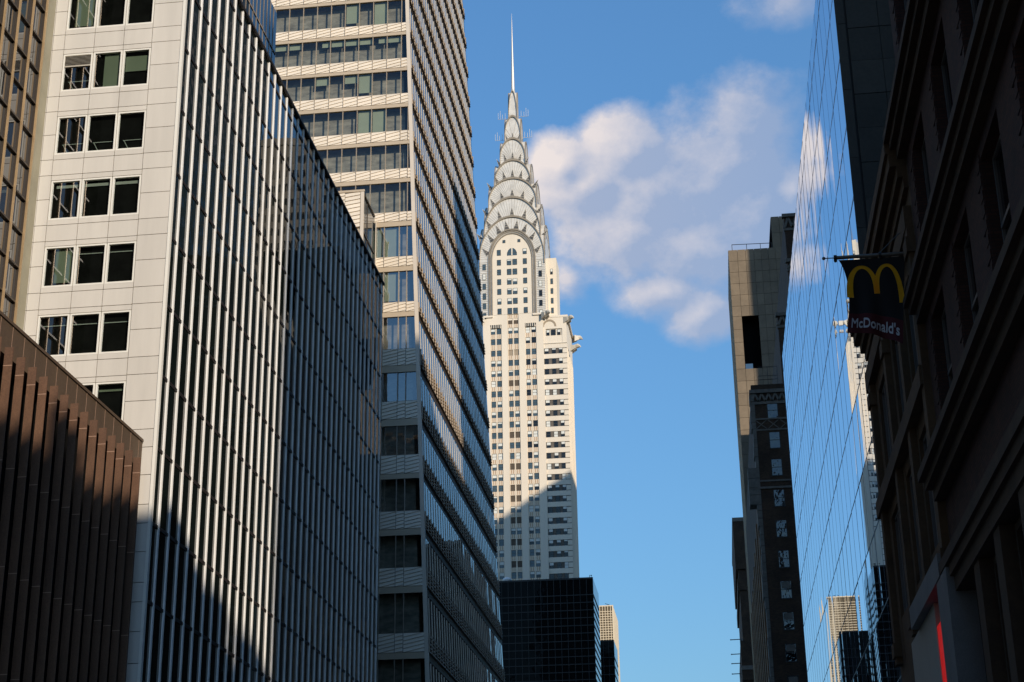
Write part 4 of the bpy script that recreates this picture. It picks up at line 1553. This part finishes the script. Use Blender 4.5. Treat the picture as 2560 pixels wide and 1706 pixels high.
T = thing('dark_brick_building', 'distant dark brick block peeking out left of the slab tower', 'building', (14, 440, 0))
mb = MB(); mb.box(7.7, 24, 420, 470, 0, 112.0); mb.box(7.0, 24, 419.5, 470.5, 98.5, 111.2); mb.box(7.25, 24, 419.7, 470.2, 93, 96); mb.box(7.0, 24, 419.6, 470.3, 70, 80); mb.build('wall', M['brickbrown'], T)
for z in (111.2, 72.6):
    mb = MB(); mb.box(6.9, 24, 419.4, 470.6, z, z + 1.0); mb.build('cornice', M['ornament'], T)
pl = None
for k, (z, lab) in enumerate(((80.6, 'topmost of the bare poles jutting from the distant dark brick block'), (77.6, 'second bare pole from the top on the distant dark brick block'),
                              (75.9, 'third bare pole from the top on the distant dark brick block'), (73.9, 'lowest of the bare poles jutting from the distant dark brick block'))):
    y = 421 + k * 4
    if pl is None:
        pl = thing('wall_pole', lab, 'pole', (7.2, y, z), 'bare poles jutting over the street')
        mb = MB(); mb.tube((7.3, y, z), (4.6, y, z - .05), .11, 6); mb.build('shaft', M['darkmetal'], pl)
        mb = MB(); mb.ball((4.6, y, z - .05), .17, 8); mb.build('finial', M['darkmetal'], pl)
    else:
        c = copy_tree(pl, None, (7.2, y, z))
        c['label'] = lab

# ================================================================== 9. dark brick building and shop building in the right foreground
XA = 5.5
T = thing('red_brick_building', 'near-black red brick building in deep shade with heavy belt cornices', 'building', (13, 24, 0))
mb = MB()
mb.box(XA + .42, 20, 8, 37.3, 0, 41)
core = mb.build('core', M['void'], T)
mb = MB()
wy = [(34.2, 36.2), (30.2, 32.2), (26.2, 28.2), (22.2, 24.2), (18.2, 20.2), (14.2, 16.2), (10.2, 12.2)]
zones = [(21.9, 25.6), (27.2, 30.4), (31.8, 35.0), (36.2, 39.2), (17.1, 20.2), (12.9, 15.8)]
edges = [37.3] + [e for a, b in wy for e in (b, a)] + [8]
for k in range(0, len(edges), 2):
    mb.box(XA, XA + .419, edges[k + 1], edges[k], 10.3, 41)
zz = sorted([q for z in zones for q in z])
zz = [10.3] + zz + [41]
for a, b in wy:
    for k in range(0, len(zz), 2):
        mb.box(XA + .002, XA + .418, a, b, zz[k], zz[k + 1])
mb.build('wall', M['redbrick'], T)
for k, (a, b) in enumerate(wy[:5]):                              # rough brick quoins beside the windows
    for z0, z1 in zones:
        if z1 > 31:
            continue
        mb = MB()
        z = z0
        while z < z1 - .15:
            mb.box(XA - .035, XA + .01, b + .02, b + .30 + .14 * (int(z * 4) % 2), z, z + .17)
            mb.box(XA - .02, XA + .01, b + .021, b + .28, z + .17, z + .3)
            z += .3
        mb.build('quoin', M['redbrick'], T)
for z0, z1, pr in ((20.55, 21.25, .5), (16.1, 16.75, .45), (11.7, 12.4, .55), (30.6, 31.2, .3), (9.4, 10.25, .3)):
    mb = MB()
    mb.box(XA - pr * .45, XA + .3, 7.8, 37.35, z0, z0 + (z1 - z0) * .4)
    mb.box(XA - pr * .75, XA + .3, 7.75, 37.4, z0 + (z1 - z0) * .4, z0 + (z1 - z0) * .7)
    mb.box(XA - pr, XA + .3, 7.7, 37.45, z0 + (z1 - z0) * .7, z1)
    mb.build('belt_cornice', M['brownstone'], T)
for a, b in wy[:5]:
    for z0, z1 in ((21.9, 25.6), (17.1, 20.2), (12.9, 15.8)):
        mb = MB()
        t = .07
        x0, x1 = XA + .22, XA + .32
        mb.box(x0, x1, a, a + t, z0, z1); mb.box(x0, x1, b - t, b, z0, z1); mb.box(x0, x1, a + t, b - t, z0, z0 + t); mb.box(x0, x1, a + t, b - t, z1 - t, z1)
        mb.box(x0 - .02, x1 - .02, a + t, b - t, (z0 + z1) / 2 - .04, (z0 + z1) / 2 + .04)
        mb.box(x0 + .01, x1 - .02, (a + b) / 2 - .03, (a + b) / 2 + .03, z0 + t, z1 - t)
        w_ = mb.build('window', M['sash'], T)
        mb = MB(); mb.box(XA + .27, XA + .275, a + t, b - t, z0 + t, z1 - t); mb.build('pane', M['shopglass'], w_)
        mb = MB(); mb.box(XA - .12, XA + .05, a - .1, b + .1, z0 - .22, z0 - .03); mb.build('sill', M['brownstone'], w_)
mb = MB()
for y in (37.0, 33.6, 30.9, 28.0, 24.6, 21, 17, 13, 9):
    mb.box(XA - .08, XA + .45, y - .35, y + .35, 0, 9.38)
mb.build('ground_pier', M['brownstone'], T)
for a, b in ((31.3, 33.2), (28.4, 30.5), (25.0, 27.6), (21.4, 24.2)):
    mb = MB()
    mb.box(XA + .2, XA + .3, a, a + .12, 2.6, 9.35); mb.box(XA + .2, XA + .3, b - .12, b, 2.6, 9.35); mb.box(XA + .2, XA + .3, a + .12, b - .12, 2.6, 2.75); mb.box(XA + .2, XA + .3, a + .12, b - .12, 9.2, 9.35)
    w_ = mb.build('shop_window', M['brownstone'], T)
    mb = MB(); mb.face([(XA + .21, a + .12, 2.75), (XA + .21 + .0384 * (b - a - .24), b - .12, 2.75), (XA + .21 + .0384 * (b - a - .24), b - .12, 9.2), (XA + .21, a + .12, 9.2)]); mb.build('pane', M['shopglass'], w_)

T = thing('stone_shop_building', 'dark stone shop building with a grey granite entrance portal', 'building', (12, 43.5, 0))
mb = MB()
mb.box(XA + .4, 16, 37.31, 49.9, 0, 20.5)
mb.build('core', M['void'], T)
mb = MB()
win2 = [(41.6, 44.0), (37.9, 40.6), (45.4, 48.4)]
zo2 = [(11.2, 14.2), (15.6, 18.2)]
ed = [37.31, 37.9, 40.6, 41.6, 44.0, 45.4, 48.4, 49.9]
for k in range(0, 8, 2):
    mb.box(XA, XA + .399, ed[k], ed[k + 1], 10.0, 20.4)
for a, b in win2:
    for z0, z1 in ((10.0, 11.2), (14.2, 15.6), (18.2, 20.4)):
        mb.box(XA + .01, XA + .398, a, b, z0, z1)
mb.box(XA, XA + .399, 45.6, 49.9, 0, 9.999)
mb.build('wall', M['shopstone'], T)
mb = MB()
for x, y1, z0, z1 in ((.12, 50.0, 19.8, 20.1), (.25, 50.1, 20.1, 20.4), (.42, 50.2, 20.4, 20.75), (.5, 50.25, 20.75, 21.1)):
    mb.box(XA - x, XA + .39, 37.45, y1, z0, z1)
mb.box(XA - .2, XA + .3, 37.45, 50, 18.7, 19.3)
mb.box(XA - .25, XA + .3, 37.45, 50, 14.6, 15.1)
mb.build('cornice', M['shopstone'], T)
for k, y in enumerate((49.3, 44.7, 41.1, 37.62)):
    mb = MB()
    mb.box(XA - .18, XA + .2, y - .25, y + .25, 10.0, 18.69); mb.box(XA - .24, XA + .2, y - .32, y + .32, 18.0, 18.4); mb.box(XA - .24, XA + .2, y - .32, y + .32, 10.2, 10.6)
    mb.build('pilaster', M['shopstone'], T)
for a, b in win2:
    for z0, z1 in zo2:
        mb = MB()
        n = 4
        for k in range(n + 1):
            y = a + k * (b - a) / n
            mb.box(XA + .1, XA + .25, y - .045, y + .045, z0, z1)
        mb.box(XA + .1, XA + .249, a, b, z1 - .1, z1); mb.box(XA + .1, XA + .249, a, b, z0, z0 + .1)
        w_ = mb.build('window', M['sash'], T)
        mb = MB(); mb.face([(XA + .18, a, z0), (XA + .18 + .0148 * (b - a), b, z0), (XA + .18 + .0148 * (b - a), b, z1), (XA + .18, a, z1)]); mb.build('pane', M['shopglass'], w_)
mb = MB()
mb.box(XA - .32, XA + .3, 38.0, 43.6, 9.95, 10.5)
mb.box(XA - .32, XA + .3, 37.4, 37.999, 9.95, 10.5)
mb.box(XA - .30, XA + .3, 36.4, 38.1, 0, 9.949)
mb.build('portal', M['portal'], T)
mb = MB(); mb.box(XA - .12, XA + .1, 40.25, 45.59, 0, 9.94); mb.build('side_panel', M['portalcream'], T)
mb = MB(); mb.box(XA - .11, XA + .1, 39.0, 40.2, 0, 9.35); mb.build('red_panel', M['redpanel'], T)

# ================================================================== 10. flagpole and banner
YF = 38.25
pole = thing('flagpole', 'horizontal steel flagpole jutting out over the street from the dark facade', 'flagpole', (XA, YF, 18.35))
mb = MB(); mb.tube((XA + .1, YF, 18.36), (3.62, YF, 18.355), .048, 12); mb.build('shaft', M['polemetal'], pole, smooth=False)
mb = MB(); mb.tube((3.62, YF, 18.355), (3.37, YF, 18.36), .014, 8); mb.build('tip_rod', M['polemetal'], pole)
mb = MB(); mb.ball((3.335, YF, 18.36), .045, 14); mb.build('ball_finial', M['polemetal'], pole, smooth=True)
for x in (3.62, 4.72):
    mb = MB(); mb.tube((x - .035, YF, 18.355), (x + .035, YF, 18.355), .075, 12); mb.ball((x, YF, 18.275), .045, 8); mb.build('collar', M['darkmetal'], pole)
mb = MB(); mb.tube((4.72, YF, 18.42), (5.55, YF + .3, 19.3), .012, 6); mb.build('stay', M['polemetal'], pole)


def flag_pt(u, v, off=0.0):
    """cloth surface: u across, v down; hangs from the pole and bellies at the free end"""
    top = Vector((3.69 + 1.64 * u, 0, 18.29 - .015 * math.sin(math.pi * u)))
    bl = 3.745
    botx = bl + u * (5.05 - bl)
    botz = 16.345 - .02 * math.sin(6 * u) - .40 * max(0, (u - .30) / .70) ** 1.3
    x = top.x + (botx - top.x) * v
    z = top.z + (botz - top.z) * v
    # left edge curves inwards under the corner
    x += .16 * math.sin(math.pi * min(1, v ** .75)) * (1 - u) ** 2
    y = YF + .05 * math.sin(7.5 * u + 2.2 * v) * v + .10 * v * math.sin(3 * u + .4) + .03 * math.sin(16 * u - 3 * v) * v
    return Vector((x, y + off, z))


flag = thing('banner', 'black and red fast food banner with golden arches hanging from the flagpole', 'flag', (4.5, YF, 15.9))


def cloth(v0, v1, name, mt, nu=36, nv=24, skip=None):
    mb = MB()
    for i in range(nu):
        for j in range(nv):
            q = [(i, j), (i + 1, j), (i + 1, j + 1), (i, j + 1)]
            uv = [(a / nu, v0 + (v1 - v0) * b / nv) for a, b in q]
            if skip and all(skip(flag_pt(*c)) for c in uv):
                continue                                   # thin printed cloth lets the daylight through here
            for off in (0.0, .006):
                pts = [flag_pt(*c, off) for c in uv]
                mb.face(pts if off == 0 else pts[::-1])
    return mb.build(name, mt, flag, smooth=True)


fred = cloth(.735, 1.0, 'red_band', M['flagred'], 36, 10)
# golden arches: two tall loops drawn in cloth coordinates
mb = MB()


def inv_uv(x, z):
    u, v = (x - 3.69) / 1.64, (18.29 - z) / 2.0
    for _ in range(30):
        p = flag_pt(u, v)
        u += (x - p.x) / 1.5
        v += (p.z - z) / 2.0
    return u, v


STROKES = []


def arch(xl, zl, xt, zt, xr, zr, wl, wt, wr, n=26):
    """half-loop from left foot over the top to right foot with varying stroke width"""
    L, Ro = [], []
    for k in range(n + 1):
        t = k / n
        a = math.pi * (1 - t)
        cx_ = xt + (xt - xl) * math.cos(a) if a > math.pi / 2 else xt + (xr - xt) * math.cos(a)
        zf = zl if a > math.pi / 2 else zr
        s_ = math.sin(a) ** .72
        cz = zf + (zt - zf) * s_
        w_ = (wl + (wt - wl) * (t / .5) if t < .5 else wt + (wr - wt) * ((t - .5) / .5)) * .5
        # normal from derivative
        e = 1e-3
        a2 = a - e
        cx2 = xt + (xt - xl) * math.cos(a2) if a2 > math.pi / 2 else xt + (xr - xt) * math.cos(a2)
        zf2 = zl if a2 > math.pi / 2 else zr
        cz2 = zf2 + (zt - zf2) * math.sin(max(a2, 0)) ** .72
        dx, dz = cx2 - cx_, cz2 - cz
        l = math.hypot(dx, dz) or 1
        if k == 0:
            dx, dz, l = 0, 1, 1
        if k == n:
            dx, dz, l = 0, -1, 1
        nx, nz = -dz / l, dx / l
        L.append((cx_ + nx * w_, cz + nz * w_))
        Ro.append((cx_ - nx * w_, cz - nz * w_))
    for k in range(n):
        q = [L[k], L[k + 1], Ro[k + 1], Ro[k]]
        STROKES.append(q)
        mb.face([flag_pt(*inv_uv(x, z), -.008) for x, z in q])


arch(3.905, 17.27, 4.235, 18.06, 4.555, 17.33, .175, .085, .125)
arch(4.57, 17.33, 4.86, 18.07, 5.15, 17.05, .125, .085, .135)


def in_stroke(p):
    for q in STROKES:
        sg = [(q[(k + 1) % 4][0] - q[k][0]) * (p.z - q[k][1]) - (q[(k + 1) % 4][1] - q[k][1]) * (p.x - q[k][0]) for k in range(4)]
        if all(v >= 0 for v in sg) or all(v <= 0 for v in sg):
            return True
    return False


fblack = cloth(0, .735, 'black_field', M['flagcloth'], 110, 96, in_stroke)
mb.build('arches', M['flagyellow'], fblack)
# lettering
tcv = bpy.data.curves.new('lettering', 'FONT')
tcv.body = "McDonald's"
tcv.size = 1.0
tcv.offset = 0.0
tcv.resolution_u = 4
tob = bpy.data.objects.new('lettering_source', tcv)
COL.objects.link(tob)
bpy.context.view_layer.update()
tme = bpy.data.meshes.new_from_object(tob.evaluated_get(bpy.context.evaluated_depsgraph_get()))
COL.objects.unlink(tob)
bpy.data.objects.remove(tob)
xs_ = [v.co.x for v in tme.vertices]
w_ = max(xs_) - min(xs_)
mb = MB()
for dxy, dep in (((0, 0), -.009), ((.022, .0), -.0096), ((.011, .03), -.0102), ((.011, -.03), -.0108)):
    i0 = len(mb.v)
    for v in tme.vertices:
        s_ = (v.co.x + dxy[0] - min(xs_)) / w_
        mb.v.append(tuple(flag_pt(.07 + .87 * s_, .925 - .128 * ((v.co.y + dxy[1]) / .72), dep)))
    for p in tme.polygons:
        mb.f.append(tuple(i0 + q for q in p.vertices))
        mb.m.append(0)
mb.build('lettering', M['flagwhite'], fred)
bpy.data.meshes.remove(tme)

# ================================================================== 11. unseen blocks added outside the frame to cast the shade and fill the reflections
def block(name, label, dims, mt, step=3.8, wcol='windark'):
    t_ = thing(name, label, 'building', ((dims[0] + dims[1]) / 2, (dims[2] + dims[3]) / 2, 0))
    x0, x1, y0, y1, h = dims
    mb = MB(); mb.box(x0, x1, y0, y1, 0, h); mb.box(x0 - .3, x1 + .3, y0 - .3, y1 + .3, h - 2, h - .8); mb.build('wall', mt, t_)
    mb = MB()
    z = h - 5
    while z > 4:
        y = y0 + 1.5
        while y < y1 - 2.5:
            mb.box(x0 - .03, x0 + .1, y, y + 1.4, z - 2, z)
            y += 3.0
        x = x0 + 1.5
        while x < x1 - 2.5:
            mb.box(x, x + 1.4, y0 - .03, y0 + .1, z - 2, z)
            x += 3.0
        z -= step
    mb.build('windows', M[wcol], t_, stuff=True)
    return t_


block('shade_tower', 'unseen grey tower added for shade behind the red brick building', (20.5, 60, 34.5, 76, 95), M['greytower'])
block('shade_wing', 'unseen low grey wing added for shade beside the red brick building', (20.5, 60, 8, 34.3, 46), M['greytower'])
for x0, x1, y0, y1, z0, z1 in ((20.5, 23, 27, 31, 46, 48.3), (20.5, 22, 22, 24.5, 46, 49.5), (20.5, 24, 32.2, 33.6, 46, 47.2)):
    mb = MB(); mb.box(x0, x1, y0, y1, z0, z1); mb.build('shadow_edge_box', M['greytower'], bpy.data.objects['shade_wing'])  # unseen boxes added to break up the wing's shadow edge
for x0, x1, y0, y1, z1 in ((5.6, 8, 33.5, 35.2, 42.2), (5.8, 9, 27, 30.5, 41.8), (5.6, 7, 20, 22, 43.0)):
    mb = MB(); mb.box(x0, x1, y0, y1, 41, z1); mb.build('shadow_edge_box', M['redbrick'], bpy.data.objects['red_brick_building'])  # unseen boxes added so the brick roof casts an uneven shadow edge
block('shade_annex', 'unseen grey annex added for shade behind the mirror glass building', (35, 60, 76.2, 113.5, 92), M['greytower'])
block('shade_block', 'unseen dark tower added for shade behind the mirror glass building', (20.5, 60, 114, 182, 122), M['brownstone'])
block('shade_reflection_tower', 'unseen very tall tower added for shade and dark reflections behind the brick setback tower', (38, 72, 242, 300, 215), M['greytower'])
block('far_shade_tower', 'unseen tower added for shade far down the street behind the slab', (34, 72, 345, 430, 193), M['greytower'])
block('avenue_block', 'hidden block behind the viewer on the north side', (-70, -27, -120, -20, 95), M['brownstone'])
block('avenue_tower', 'hidden tower far behind the viewer closing the street', (-110, -32, -260, -140, 150), M['greytower'])
